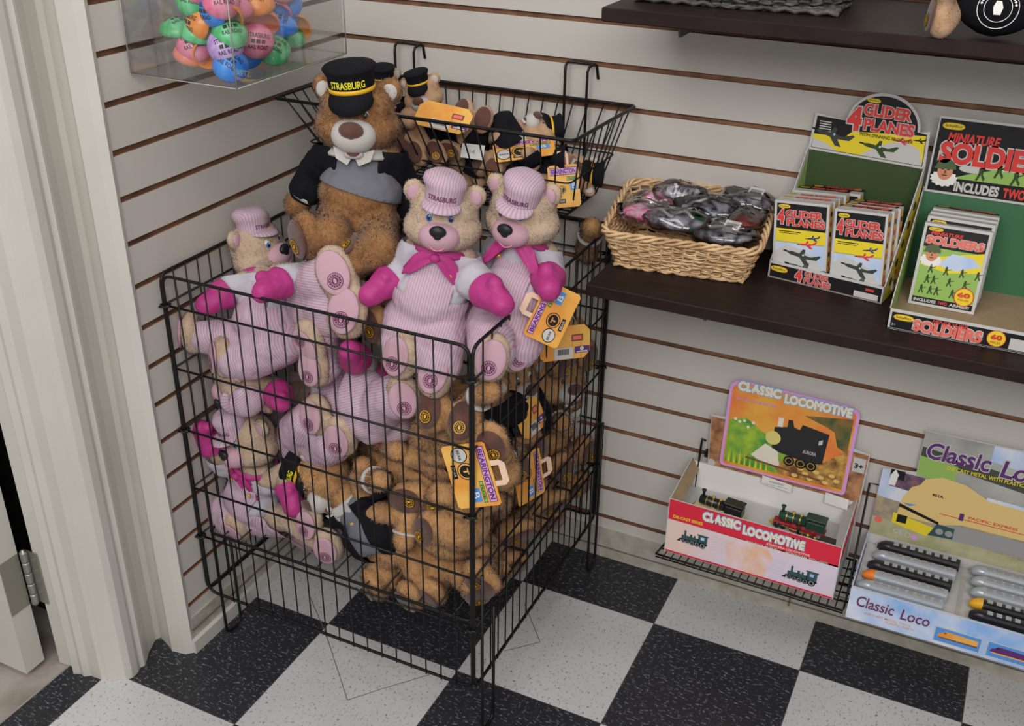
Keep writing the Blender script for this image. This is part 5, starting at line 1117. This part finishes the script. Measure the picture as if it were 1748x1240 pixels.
def loco(label, c, L_, deg, body_m, accent, group, base=True):
    a = math.radians(deg); ex = V((-math.cos(a), -math.sin(a), 0)); ey = Z.cross(ex); c = V(c)       # ex points to the nose
    t = thing('toy_steam_engine', label, 'toy train', c, group); s = L_/.11
    def P(x, y, z): return c+ex*x*s+ey*y*s+Z*z*s
    m = MB(); fr = Fr(P(-.020, 0, .026), ey, Z); fr = Fr(P(-.012, 0, .026), Z, None, ex)
    m.lathe([(0, 0), (.0105*s, 0), (.0105*s, .050*s), (.0095*s, .052*s), (.0095*s, .054*s), (0, .055*s)], body_m, fr, 18)
    for q in (.010, .024, .038): m.lathe([(.0109*s, q*s), (.0109*s, (q+.0015)*s)], brass, fr, 18)
    m.build('boiler', t)
    m = MB(); bf = Fr(P(0, 0, 0), ex, None, Z)
    m.bbox((-.052*s, -.011*s, .014*s), (-.014*s, .011*s, .034*s), body_m, bf, .001); m.bbox((-.054*s, -.013*s, .040*s), (-.012*s, .013*s, .043*s), body_m, bf, .001)
    for sx_ in (-.050, -.017):
        for sy_ in (-.010, .010): m.tube([P(sx_, sy_, .033), P(sx_, sy_, .041)], .0012*s, body_m, 5)
    m.build('cab', t)
    m = MB(); f3 = Fr(P(.036, 0, .035), ex, None, Z); m.lathe([(0, 0), (.003*s, 0), (.003*s, .010*s), (.0052*s, .015*s), (.0042*s, .016*s), (0, .016*s)], body_m, f3, 12); m.build('chimney', t)
    m = MB(); f3 = Fr(P(.014, 0, .035), ex, None, Z); m.lathe([(0, 0), (.004*s, 0), (.004*s, .004*s), (.0025*s, .007*s), (0, .008*s)], brass, f3, 12); f3 = Fr(P(-.002, 0, .035), ex, None, Z); m.lathe([(0, 0), (.003*s, 0), (.003*s, .004*s), (0, .006*s)], brass, f3, 12); m.build('steam_dome', t)
    m = MB(); m.bbox((-.054*s, -.010*s, .009*s), (.052*s, .010*s, .014*s), accent, bf, .0008)
    m.add([P(.050, -.011, .012), P(.050, .011, .012), P(.062, 0, .004), P(.050, -.011, .002), P(.050, .011, .002)], [(0, 1, 2), (0, 2, 3), (1, 4, 2), (3, 2, 4)], brass); m.build('running_board', t)
    for x, r in ((-.030, .0095), (-.010, .0095), (.010, .0095), (.030, .006), (.043, .006)):
        m = MB()
        for sy_ in (-1, 1):
            fw = Fr(P(x, .0105*sy_, r), ex, None, ey*sy_); m.lathe([(0, 0), (r*.5*s, 0), (r*.55*s, -.001), (r*.8*s, -.001), (r*s, .001*s), (r*s, -.003*s), (0, -.003*s)], accent if r > .008 else black_pl, fw, 18)
        m.tube([P(x, -.010, r), P(x, .010, r)], .0012*s, black_pl, 5); m.build('wheel_pair', t)
    m = MB()
    for sy_ in (-1, 1): m.tube([P(-.030, .0135*sy_, .007), P(.012, .0135*sy_, .007), P(.034, .0135*sy_, .011)], .0011*s, brass, 5)
    m.build('side_rod', t); return t
# ---- red box of steam engines
RX0, RX1, RY0, RY1, RZ0, RZ1 = .8135, 1.149, -.160, -.014, .190, .318
rb = thing('red_train_box', 'open red card display box of steam engine toys in the low wire tray', 'display box', ((RX0+RX1)/2, (RY0+RY1)/2, RZ0))
rfc = mat('picture_sky_lilac', (166, 156, 172), .45, c2=(184, 160, 150), vscale=5); sunset = mat('picture_sunset', (204, 150, 60), .5, c2=(196, 104, 52), vscale=14)
lomo = mat('dark_teal_ink', (38, 62, 64), .5)
def loco_pic(m, fr, x, y, s, col, w=.0010):
    m.rect(x-.9*s, y+.30*s, x+.35*s, y+.62*s, col, fr, w); m.rect(x+.30*s, y+.25*s, x+.95*s, y+.95*s, col, fr, w); m.rect(x+.22*s, y+.92*s, x+1.02*s, y+1.02*s, col, fr, w+.0001)
    m.rect(x-.72*s, y+.6*s, x-.58*s, y+1.05*s, col, fr, w); m.rect(x-.30*s, y+.6*s, x-.14*s, y+.82*s, col, fr, w); m.rect(x-.02*s, y+.6*s, x+.1*s, y+.78*s, col, fr, w); m.rect(x-1.0*s, y+.18*s, x+.98*s, y+.30*s, ink, fr, w)
    m.rect(x+.48*s, y+.60*s, x+.74*s, y+.84*s, pblue, fr, w+.0003); m.poly([(x-1.0*s, y+.28*s), (x-1.25*s, y+.02*s), (x-.95*s, y+.02*s)], ink, fr, w)
    for q, r in ((-.75, .15), (-.45, .15), (-.1, .20), (.25, .20), (.65, .24)): m.disc(x+q*s, y+.13*s, r*s, ink, fr, w+.0002, n=14); m.disc(x+q*s, y+.13*s, r*.72*s, grey, fr, w+.0004, n=14, rin=r*.5*s)
FR_ = Fr((RX0, RY0, RZ0), X, Z); W_, H_ = RX1-RX0, RZ1-RZ0
m = MB(); m.prism([(0, 0), (W_, 0), (W_, H_-.006), (0, H_)], .002, card_w, FR_)
m.poly([(.002, .080), (W_-.002, .076), (W_-.002, H_-.0065), (.002, H_-.001)], redd, FR_, .0003); m.rect(.002, .005, W_-.002, .0795, rfc, FR_, .0003); m.rect(.002, .001, W_-.002, .005, redd, FR_, .0004)
m.poly([(.13, .005), (.20, .005), (.215, .055), (.20, .074), (.15, .076), (.12, .060)], mat('picture_glow_peach', (200, 158, 128), .5, c2=(176, 158, 164), vscale=30), FR_, .0005)
SKY = mat('sky_blue_lettering', (70, 150, 196), .45); IVO = mat('ivory_lettering', (196, 188, 172), .45)
m.text('CLASSIC', .070, .098, .075, .022, IVO, FR_, off=.07, edge=SKY, eoff=.05); m.text('LOCOMOTIVE', .150, .092, .118, .022, IVO, FR_, off=.07, edge=SKY, eoff=.05)
m.text('DIE-CAST SERIES', .012, .086, .060, .007, yel, FR_, off=.03); m.text('STEAM ERA LOCOMOTIVE', .198, .083, .082, .005, IVO, FR_, off=.02); m.text('PULL BACK ACTION', .160, .077, .06, .004, IVO, FR_, w=.001); m.text('WORKING RAIL WITH LIGHTS', .235, .077, .08, .004, IVO, FR_, w=.001)
loco_pic(m, FR_, .058, .034, .028, lomo); loco_pic(m, FR_, .272, .020, .030, lomo)
for k in range(6): m.rect(.092, .036+.006*k, .135, .0368+.006*k, card_w, FR_, .0007); m.rect(.20, .024+.006*k, .240, .0248+.006*k, card_w, FR_, .0007)
m.build('front_panel', rb)
m = MB(); m.box((RX0, RY0+.002, RZ0), (RX1, RY1, RZ0+.0015), card_w); m.build('box_floor', rb)
for s in (0, 1):
    m = MB(); x = RX1 if s else RX0+.002; fo = Fr((x, RY0+.0021, RZ0), Y, None, X); D_ = RY1-RY0-.002
    m.prism([(0, 0), (D_, 0), (D_, H_+.012), (0, H_-.003)], .002, card_w, fo); m.poly([(0, .079), (D_, .079), (D_, H_+.011), (0, H_-.004)], redd, fo if s else Fr((RX0, RY1, RZ0), -Y, None, -X), .0003) if s else None
    k = RX1-.002 if s else RX0+.002; sg = -1 if s else 1
    m.add([(k, RY0+.004, RZ1-.004), (k, RY1, RZ1+.011), (k+sg*.017, RY1, RZ1-.012), (k+sg*.017, RY0+.012, RZ1-.024)], [(0, 1, 2, 3)], card_w if s else card_b)
    m.build('side_panel', rb)
m = MB(); bd = mat('picture_rock_brown', (150, 108, 74), .5, c2=(96, 62, 44), vscale=45)
bF2 = Fr((RX0, RY1-.001, RZ0), X, Z)
m.prism([(0, 0), (W_+.003, 0), (W_+.006, .245), (.290, .252), (.100, .256), (.030, .250), (.034, .135), (0, .134)], .0015, card_w, bF2)
m.poly([(.036, .134), (W_+.002, .132), (W_+.004, .242), (.031, .247)], bd, bF2, .0004); m.rect(.01, .012, W_-.01, .132, white_i, bF2, .0005)
m.rect(W_-.022, .200, W_+.001, .232, card_w, bF2, .0008); m.text('3+', W_-.019, .209, .017, .011, ink, bF2, .0012, off=.04); m.disc(.042, .140, .008, card_w, bF2, .0008)
m.build('back_panel', rb)
m = MB(); hF = Fr((RX0+.060, RY1-.010, RZ0+.146), V((1, 0, 0)), V((0, .06, 1))); HW, HH = .250, .195
rr = [(p.x, p.y) for p in rounded([V((0, 0, 0)), V((HW, 0, 0)), V((HW, HH-.014, 0)), V((HW-.02, HH-.005, 0)), V((.02, HH, 0)), V((0, HH-.012, 0))], .008)]
m.prism(rr, .002, lilac, hF); sh_ = lambda k: [(HW/2+(x-HW/2)*k, HH/2+(y-HH/2)*k) for x, y in rr]
m.poly(sh_(.95), sunset, hF, .0005)
m.poly([(.008, .012), (.008, .105), (.04, .118), (.075, .095), (.105, .085), (.13, .06), (.16, .045), (.16, .012)], mat('picture_meadow', (48, 112, 50), .5, c2=(130, 150, 40), vscale=30), hF, .0007)
m.poly([(HW-.008, .012), (.12, .012), (.10, .035), (.14, .045), (HW-.05, .06), (HW-.008, .10)], mat('picture_boulders', (160, 124, 62), .5, c2=(88, 54, 30), vscale=60), hF, .0008)
m.poly([(.15, .150), (HW-.01, .165), (HW-.01, .09), (HW-.03, .10), (HW-.04, .13), (.19, .138)], mat('picture_dark_trees', (46, 66, 40), .5, c2=(110, 80, 40), vscale=40), hF, .0009)
lf = hF.moved(0, 0); 
m.poly([(.098, .062), (.176, .050), (.198, .056), (.202, .122), (.150, .130), (.146, .118), (.135, .120), (.130, .135), (.122, .134), (.122, .118), (.098, .112)], black_pl, hF, .0011); m.disc(.098, .088, .015, mat('picture_engine_nose', (170, 158, 90), .5), hF, .0013); m.rect(.103, .115, .113, .135, IVO, hF, .0013)
m.poly([(.185, .095), (.192, .098), (.192, .108), (.185, .104)], card_w, hF, .0014); m.text('AURORA', .158, .070, .026, .008, card_w, hF, .0014)
m.poly([(.060, .040), (.085, .072), (.112, .060), (.118, .030), (.09, .026)], IVO, hF, .0012)
for q, r in ((.135, .011), (.158, .011), (.178, .011)): m.disc(q, .046, r, ink, hF, .0014, n=16); m.disc(q, .046, r*.7, brass, hF, .0016, n=16, rin=r*.5)
m.poly([(.05, .030), (.20, .018), (.20, .022), (.05, .034)], brown, hF, .0016)
for k in range(9): m.disc(.150+.010*k, .018+.009*(k*5 % 3), .0065, mat('picture_pebble', (176, 146, 84), .5), hF, .0012+.0001*(k % 3), n=7, ry=.0045)
for k in range(16): m.poly([(.010+.0055*k, .012), (.014+.0055*k, .012), (.011+.0055*k, .030+.008*(k*7 % 3))], yel if k % 2 else green, hF, .0011)
for k in range(5): m.disc(.020+.009*k, .110-.004*k*(k % 2), .0035, IVO, hF, .0011, n=7)
m.text('CLASSIC', .016, HH-.022, .085, .021, IVO, hF, off=.07, edge=SKY, eoff=.05, w=.0016); m.text('LOCOMOTIVE', .108, HH-.028, .128, .021, IVO, hF, off=.07, edge=SKY, eoff=.05, w=.0016)
m.text('EACH MODEL WITH MOVING PARTS', .016, HH-.042, .08, .006, lilac, hF, .0016)
m.build('picture_header', rb)
m = MB(); m.prism([(0, 0), (.060, -.006), (.060, .012), (0, .018)], .0004, white_i, Fr((RX0+.150, RY1-.0145, RZ0+.130), X, Z)); wf_ = Fr((RX0+.150, RY1-.0145, RZ0+.130), X, Z); m.text('WARNING', .014, .006, .030, .005, grey, wf_, .0006)
m.rect(.008, .001, .052, .002, grey, wf_); m.build('warning_label', rb); m = MB(); m.prism([(0, 0), (.045, -.004), (.045, .020), (0, .024)], .0004, white_i, Fr((RX1-.060, RY1-.0145, RZ0+.122), X, Z)); m.build('warning_label', rb)
m = MB(); m.box((RX0+.003, RY0+.004, RZ0+.070), (RX1-.003, RY1-.004, RZ0+.0715), card_w); m.build('insert_tray', rb)
loco('black toy steam engine lying at the left in the red train box', (.900, -.098, RZ0+.076), .105, -6, black_pl, mat('cream_toy_base', (160, 150, 110), .5), 'toy engines in the red box')
loco('dark green and red toy steam engine at the right in the red train box', (1.055, -.075, RZ0+.074), .105, -2, mat('dark_green_toy_paint', (30, 52, 42), .3), mat('red_toy_paint', (120, 26, 34), .3), 'toy engines in the red box')
loco('second red-wheeled toy steam engine lying in front at the right of the red train box', (1.092, -.128, RZ0+.072), .095, -4, black_pl, mat('red_toy_paint', (120, 26, 34), .3), 'toy engines in the red box')

# ---- blue box of streamlined trains
QX0, QX1, QY0, QY1, QZ0, QZ1 = 1.179, 1.560, -.198, -.012, .190, .263
qb = thing('blue_train_box', 'pale blue card display box of streamliner toy trains at the lower right', 'display box', ((QX0+QX1)/2, (QY0+QY1)/2, QZ0))
cloud = mat('cloudy_sky_print', (112, 146, 190), .45, c2=(176, 178, 190), vscale=14)
FQ = Fr((QX0, QY0, QZ0), X, Z); W_, H_ = QX1-QX0, QZ1-QZ0
m = MB(); m.prism([(0, 0), (W_, 0), (W_, H_), (0, H_)], .002, cloud, FQ); m.rect(0, H_-.003, W_, H_, card_w, FQ, .0004)
m.text('Classic', .014, .033, .066, .024, purple, FQ, off=.01, edge=card_w, shear=.12, eoff=.035); m.text('Loco', .092, .031, .050, .024, purple, FQ, off=.01, edge=card_w, shear=.12, eoff=.035); m.text('DIE-CAST METAL WITH', .032, .020, .08, .004, lorange, FQ, off=.01)
m.text('PLASTIC PARTS', .07, .013, .05, .004, lorange, FQ, off=.01)
def diesel_pic(m, fr, x, y, L, Hh, ca, cb, w=.0010):
    m.poly([(x, y+.15*Hh), (x+.04*L, y+.55*Hh), (x+.12*L, y+.72*Hh), (x+.17*L, y+Hh), (x+.25*L, y+1.05*Hh), (x+L, y+.92*Hh), (x+L, y+.12*Hh), (x+.03*L, y+.05*Hh)], ca, fr, w)
    m.poly([(x+.02*L, y+.05*Hh), (x+L, y+.12*Hh), (x+L, y-.12*Hh), (x+.08*L, y-.14*Hh)], cb, fr, w+.0002); m.rect(x+.16*L, y+.72*Hh, x+.21*L, y+.86*Hh, ink, fr, w+.0003)
for k, (ca, cb) in enumerate(((lorange, brown), (purple, lorange), (gold, ink))):
    x = .152+.088*k; rp = [(p.x, p.y) for p in rounded([V((x, .006, 0)), V((x+.080, .006, 0)), V((x+.080, .040, 0)), V((x, .040, 0))], .005)]
    m.poly(rp, card_w, FQ, .0005); m.rect(x+.002, .008, x+.078, .038, blue, FQ, .0008); diesel_pic(m, FQ, x+.006, .018, .068, .014, ca, cb)
m.build('front_panel', qb)
m = MB(); m.box((QX0, QY0+.002, QZ0), (QX1, QY1, QZ0+.0015), card_w); m.build('box_floor', qb)
for s in (0, 1):
    m = MB(); fo = Fr((QX1 if s else QX0+.002, QY0+.0021, QZ0), Y, None, X); D_ = QY1-QY0-.002
    m.prism([(0, 0), (D_, 0), (D_, H_+.0), (0, H_)], .002, pblue, fo); m.build('side_panel', qb)
m = MB(); bq = Fr((QX0, QY1-.001, QZ0), X, Z)
m.prism([(0, 0), (W_, 0), (W_, .325), (.190, .324), (.062, .322), (.062, .230), (.004, .222)], .0015, card_w, bq)
ball = mat('picture_ballast', (112, 104, 96), .6, c2=(136, 124, 96), vscale=60); m.poly([(.001, .070), (W_-.001, .070), (W_-.001, .150), (.002, .160)], ball, bq, .0004)
m.poly([(.002, .112), (W_-.001, .090), (W_-.001, .070), (.001, .070)], mat('picture_grass_verge', (122, 124, 90), .6, c2=(140, 136, 110), vscale=40), bq, .0006)
m.poly([(.002, .160), (.12, .150), (.12, .205), (.003, .221)], pblue, bq, .0005); m.poly([(.02, .188), (.08, .184), (.08, .222), (.02, .222)], mat('picture_brick', (104, 72, 80), .5, c2=(60, 52, 70), vscale=90), bq, .0007)
m.poly([(.063, .205), (W_-.001, .20), (W_-.001, .324), (.063, .321)], mat('picture_station_roof', (112, 112, 110), .5, c2=(140, 140, 136), vscale=10), bq, .0005); m.poly([(.063, .262), (W_-.001, .222), (W_-.001, .250), (.063, .288)], mat('picture_dark_hill', (52, 56, 48), .6), bq, .0007)
m.poly([(.063, .225), (.13, .222), (.13, .262), (.063, .268)], lgreen, bq, .0008); m.poly([(.18, .290), (W_-.001, .260), (W_-.001, .324), (.18, .322)], pblue, bq, .0008)
m.poly([(.018, .190), (.030, .190), (.033, .215), (.026, .226), (.019, .212)], white_i, bq, .0010); m.rect(.018, .205, .044, .225, ink, bq, .0009)
YB = mat('picture_train_yellow', (176, 152, 98), .45, g=1.9)
m.poly([(.044, .128), (.048, .168), (.060, .196), (.074, .206), (.080, .220), (.108, .232), (.150, .228), (.190, .208), (W_-.001, .200), (W_-.001, .140), (.16, .140), (.120, .128)], YB, bq, .0012)
m.poly([(.038, .132), (.120, .118), (.104, .096), (.038, .108)], yel, bq, .0013); m.poly([(.044, .148), (.120, .128), (.120, .134), (.046, .155)], ink, bq, .0015); m.rect(.046, .112, .064, .130, ink, bq, .0016); m.poly([(.05, .158), (.075, .160), (.064, .154)], blue, bq, .0016)
m.poly([(.112, .130), (.160, .136), (W_-.001, .136), (W_-.001, .106), (.106, .100)], grey, bq, .0010); m.poly([(.106, .100), (.150, .104), (.150, .128), (.118, .130)], lomo, bq, .0014)
for q in (.125, .142): m.disc(q, .114, .007, grey, bq, .0016, n=12)
m.poly([(.19, .206), (W_-.001, .198), (W_-.001, .206), (.19, .213)], pblue, bq, .0014)
m.text('951A', .098, .188, .020, .006, ink, bq, .0016, off=.03); m.text('PACIFIC EXPRESS', .168, .158, .085, .006, redd, bq, .0016); m.rect(.152, .150, .160, .166, purple, bq, .0016)
m.rect(.118, .153, W_-.001, .1545, redd, bq, .0015)
m.text('Classic', .072, .266, .110, .036, purple, bq, off=.02, edge=card_w, shear=.12, w=.0018); m.text('Loco', .200, .262, .090, .036, purple, bq, off=.02, edge=card_w, shear=.12, w=.0018)
m.text('DIE CAST METAL WITH PLASTIC PARTS', .112, .252, .160, .008, yel, bq, w=.0018, off=.02); m.text('CE', .044, .086, .018, .010, card_w, bq, .0014, off=.02); m.disc(.014, .106, .007, salmon, bq, .0012); m.disc(.072, .088, .006, card_w, bq, .0012, rin=.0045); m.disc(.084, .086, .006, lilac, bq, .0012)
m.build('picture_header', qb)
def streamliner(label, c, L_, body_m, nose_m, deg=0):
    a = math.radians(deg); ex = V((-math.cos(a), -math.sin(a), 0)); ey = Z.cross(ex); c = V(c); t = thing('toy_streamliner', label, 'toy train', c, 'streamliner toys in the blue box'); hw_, hh = .0105, .020
    def sec(x, k, dz=0): return [c+ex*x+ey*(y*k)+Z*(z*k+dz) for y, z in ((-hw_, .004), (-hw_, .015), (-hw_*.8, .0195), (-hw_*.3, .0215), (hw_*.3, .0215), (hw_*.8, .0195), (hw_, .015), (hw_, .004))]
    m = MB(); S_ = [sec(-L_/2, .96), sec(-L_/2+.002, 1), sec(L_/2-.022, 1)]; vs = [p for s in S_ for p in s]
    m.add(vs, [tuple(range(8))]+[(j*8+i, (j+1)*8+i, (j+1)*8+(i+1) % 8, j*8+(i+1) % 8) for j in range(2) for i in range(8)], body_m); m.build('body', t)
    m = MB(); S_ = [sec(L_/2-.022, 1), sec(L_/2-.014, .97), sec(L_/2-.006, .75, .001), sec(L_/2, .45, .003)]; vs = [p for s in S_ for p in s]
    m.add(vs, [(j*8+i, (j+1)*8+i, (j+1)*8+(i+1) % 8, j*8+(i+1) % 8) for j in range(3) for i in range(8)]+[tuple(range(31, 23, -1))], nose_m, True); m.build('nose', t)
    m = MB()
    for sy_ in (-1, 1):
        sf = Fr(c+ey*sy_*hw_, ex*1.0, None, ey*sy_)
        m.poly([(-L_*.46, .0055), (L_*.30, .0055), (L_*.30, .0152), (-L_*.46, .0152)], ink, sf, .0003)
        for k in range(9): m.poly([(-L_*.44+k*L_*.08, .0065), (-L_*.44+k*L_*.08+L_*.028, .0065), (-L_*.44+k*L_*.08+L_*.028, .0140), (-L_*.44+k*L_*.08, .0140)], grey if k % 3 else silver_pl, sf, .0005)
    m.build('window_strip', t)
    m = MB(); f5 = Fr(c, ex, None, Z)
    for k in range(8): m.box((-L_*.45+k*L_*.10, -.0045, .0212), (-L_*.45+k*L_*.10+L_*.06, .0045, .0228), silver_pl if body_m is black_pl else grey, f5)
    m.build('roof_vents', t)
    m = MB(); f4 = Fr(c, ex, None, Z); m.box((-L_*.42, -.009, -.001), (-L_*.2, .009, .0042), black_pl, f4); m.box((L_*.12, -.009, -.001), (L_*.34, .009, .0042), black_pl, f4); m.build('wheel_truck', t); return t
rowl = ['rearmost', 'second from the back', 'third from the back', 'fourth from the back', 'frontmost']
for k in range(5):
    bm_ = black_pl if k in (0, 2) else silver_pl; z = .243-.001*k
    streamliner('%s toy streamliner, %s in the left row of the blue train box' % ('black' if bm_ is black_pl else 'silver', rowl[k]), (1.277-.004*k, -.035-.033*k, z), .150, bm_, orange if k == 3 else bm_)
for k in range(5):
    bm_ = black_pl if k >= 3 else silver_pl
    streamliner('%s toy streamliner, %s in the right row of the blue train box' % ('black' if bm_ is black_pl else 'silver', rowl[k]), (1.447+.002*k, -.035-.033*k, .243), .150, bm_, gold if k == 3 else bm_)
m = MB(); m.box((QX0+.003, QY0+.004, .236), (QX1-.003, QY1-.004, .2375), card_w); m.build('insert_tray', qb)
m = MB(); m.box((1.358, QY0+.012, .2380), (1.366, QY1-.02, .262), clear_mat('clear_acrylic')); m.build('clear_divider', qb)

# ---- plush on the top shelf
sx_p = at(1685, 40, y=-.225)
tp = at(1688, 74, z=1.2535)
dp = bear('small', 'dark_shirt_plush', 'tan plush in black shirt with round white emblem on the top shelf, upper right', .044,
     tp+V((0, .055, .245)), (0, -1, 0), (0, 0, 1), tp+V((0, .055, .145)), tp+V((0, .050, .075)), [tp+V((-.064, .0, .058)), tp+V((.068, .0, .058))], [(tp+V((-.068, .012, .026)), (-1, -.3, .1)), (tp+V((.074, .012, .026)), (1, -.3, .1))], torsoF=(0, -1, 0), vox=.005, caps=False, wear=False,
     elbows=(tp+V((-.066, .05, .10)), tp+V((.068, .05, .10))), knees=(tp+V((-.055, .05, .04)), tp+V((.06, .05, .04))))
sb = blob([('s', tp+V((0, .042, .056)), (.058, .046, .054), E3), ('s', tp+V((0, .05, .12)), (.052, .044, .055), E3), ('c', tp+V((-.035, .05, .15)), tp+V((-.062, .045, .105)), .028, .026), ('c', tp+V((.035, .05, .15)), tp+V((.066, .045, .105)), .028, .026)], .004, 0, 5, .0015, 50)
emit([sb], 'black_shirt', dp, JACK)
m = MB(); r_, u_, n_ = basis((.0, -.96, .10)); fr = Fr(tp+V((.002, -.0025, .044)), r_, None, n_).moved(0, 0, .0015)
m.disc(0, 0, .025, white_i, fr, .0002, n=30, rin=.0242); m.disc(0, 0, .017, white_i, fr, .0002, n=30, rin=.0163)
for k in range(16):
    a_ = PI*(.08+.84*k/15); m.disc(.021*math.cos(a_), .021*math.sin(a_), .0016, white_i, fr, .0004, n=6)
m.poly([(-.004, -.008), (.004, -.008), (.006, .001), (.003, .009), (-.003, .009), (-.006, .001)], white_i, fr, .0004); m.build('round_emblem', dp)
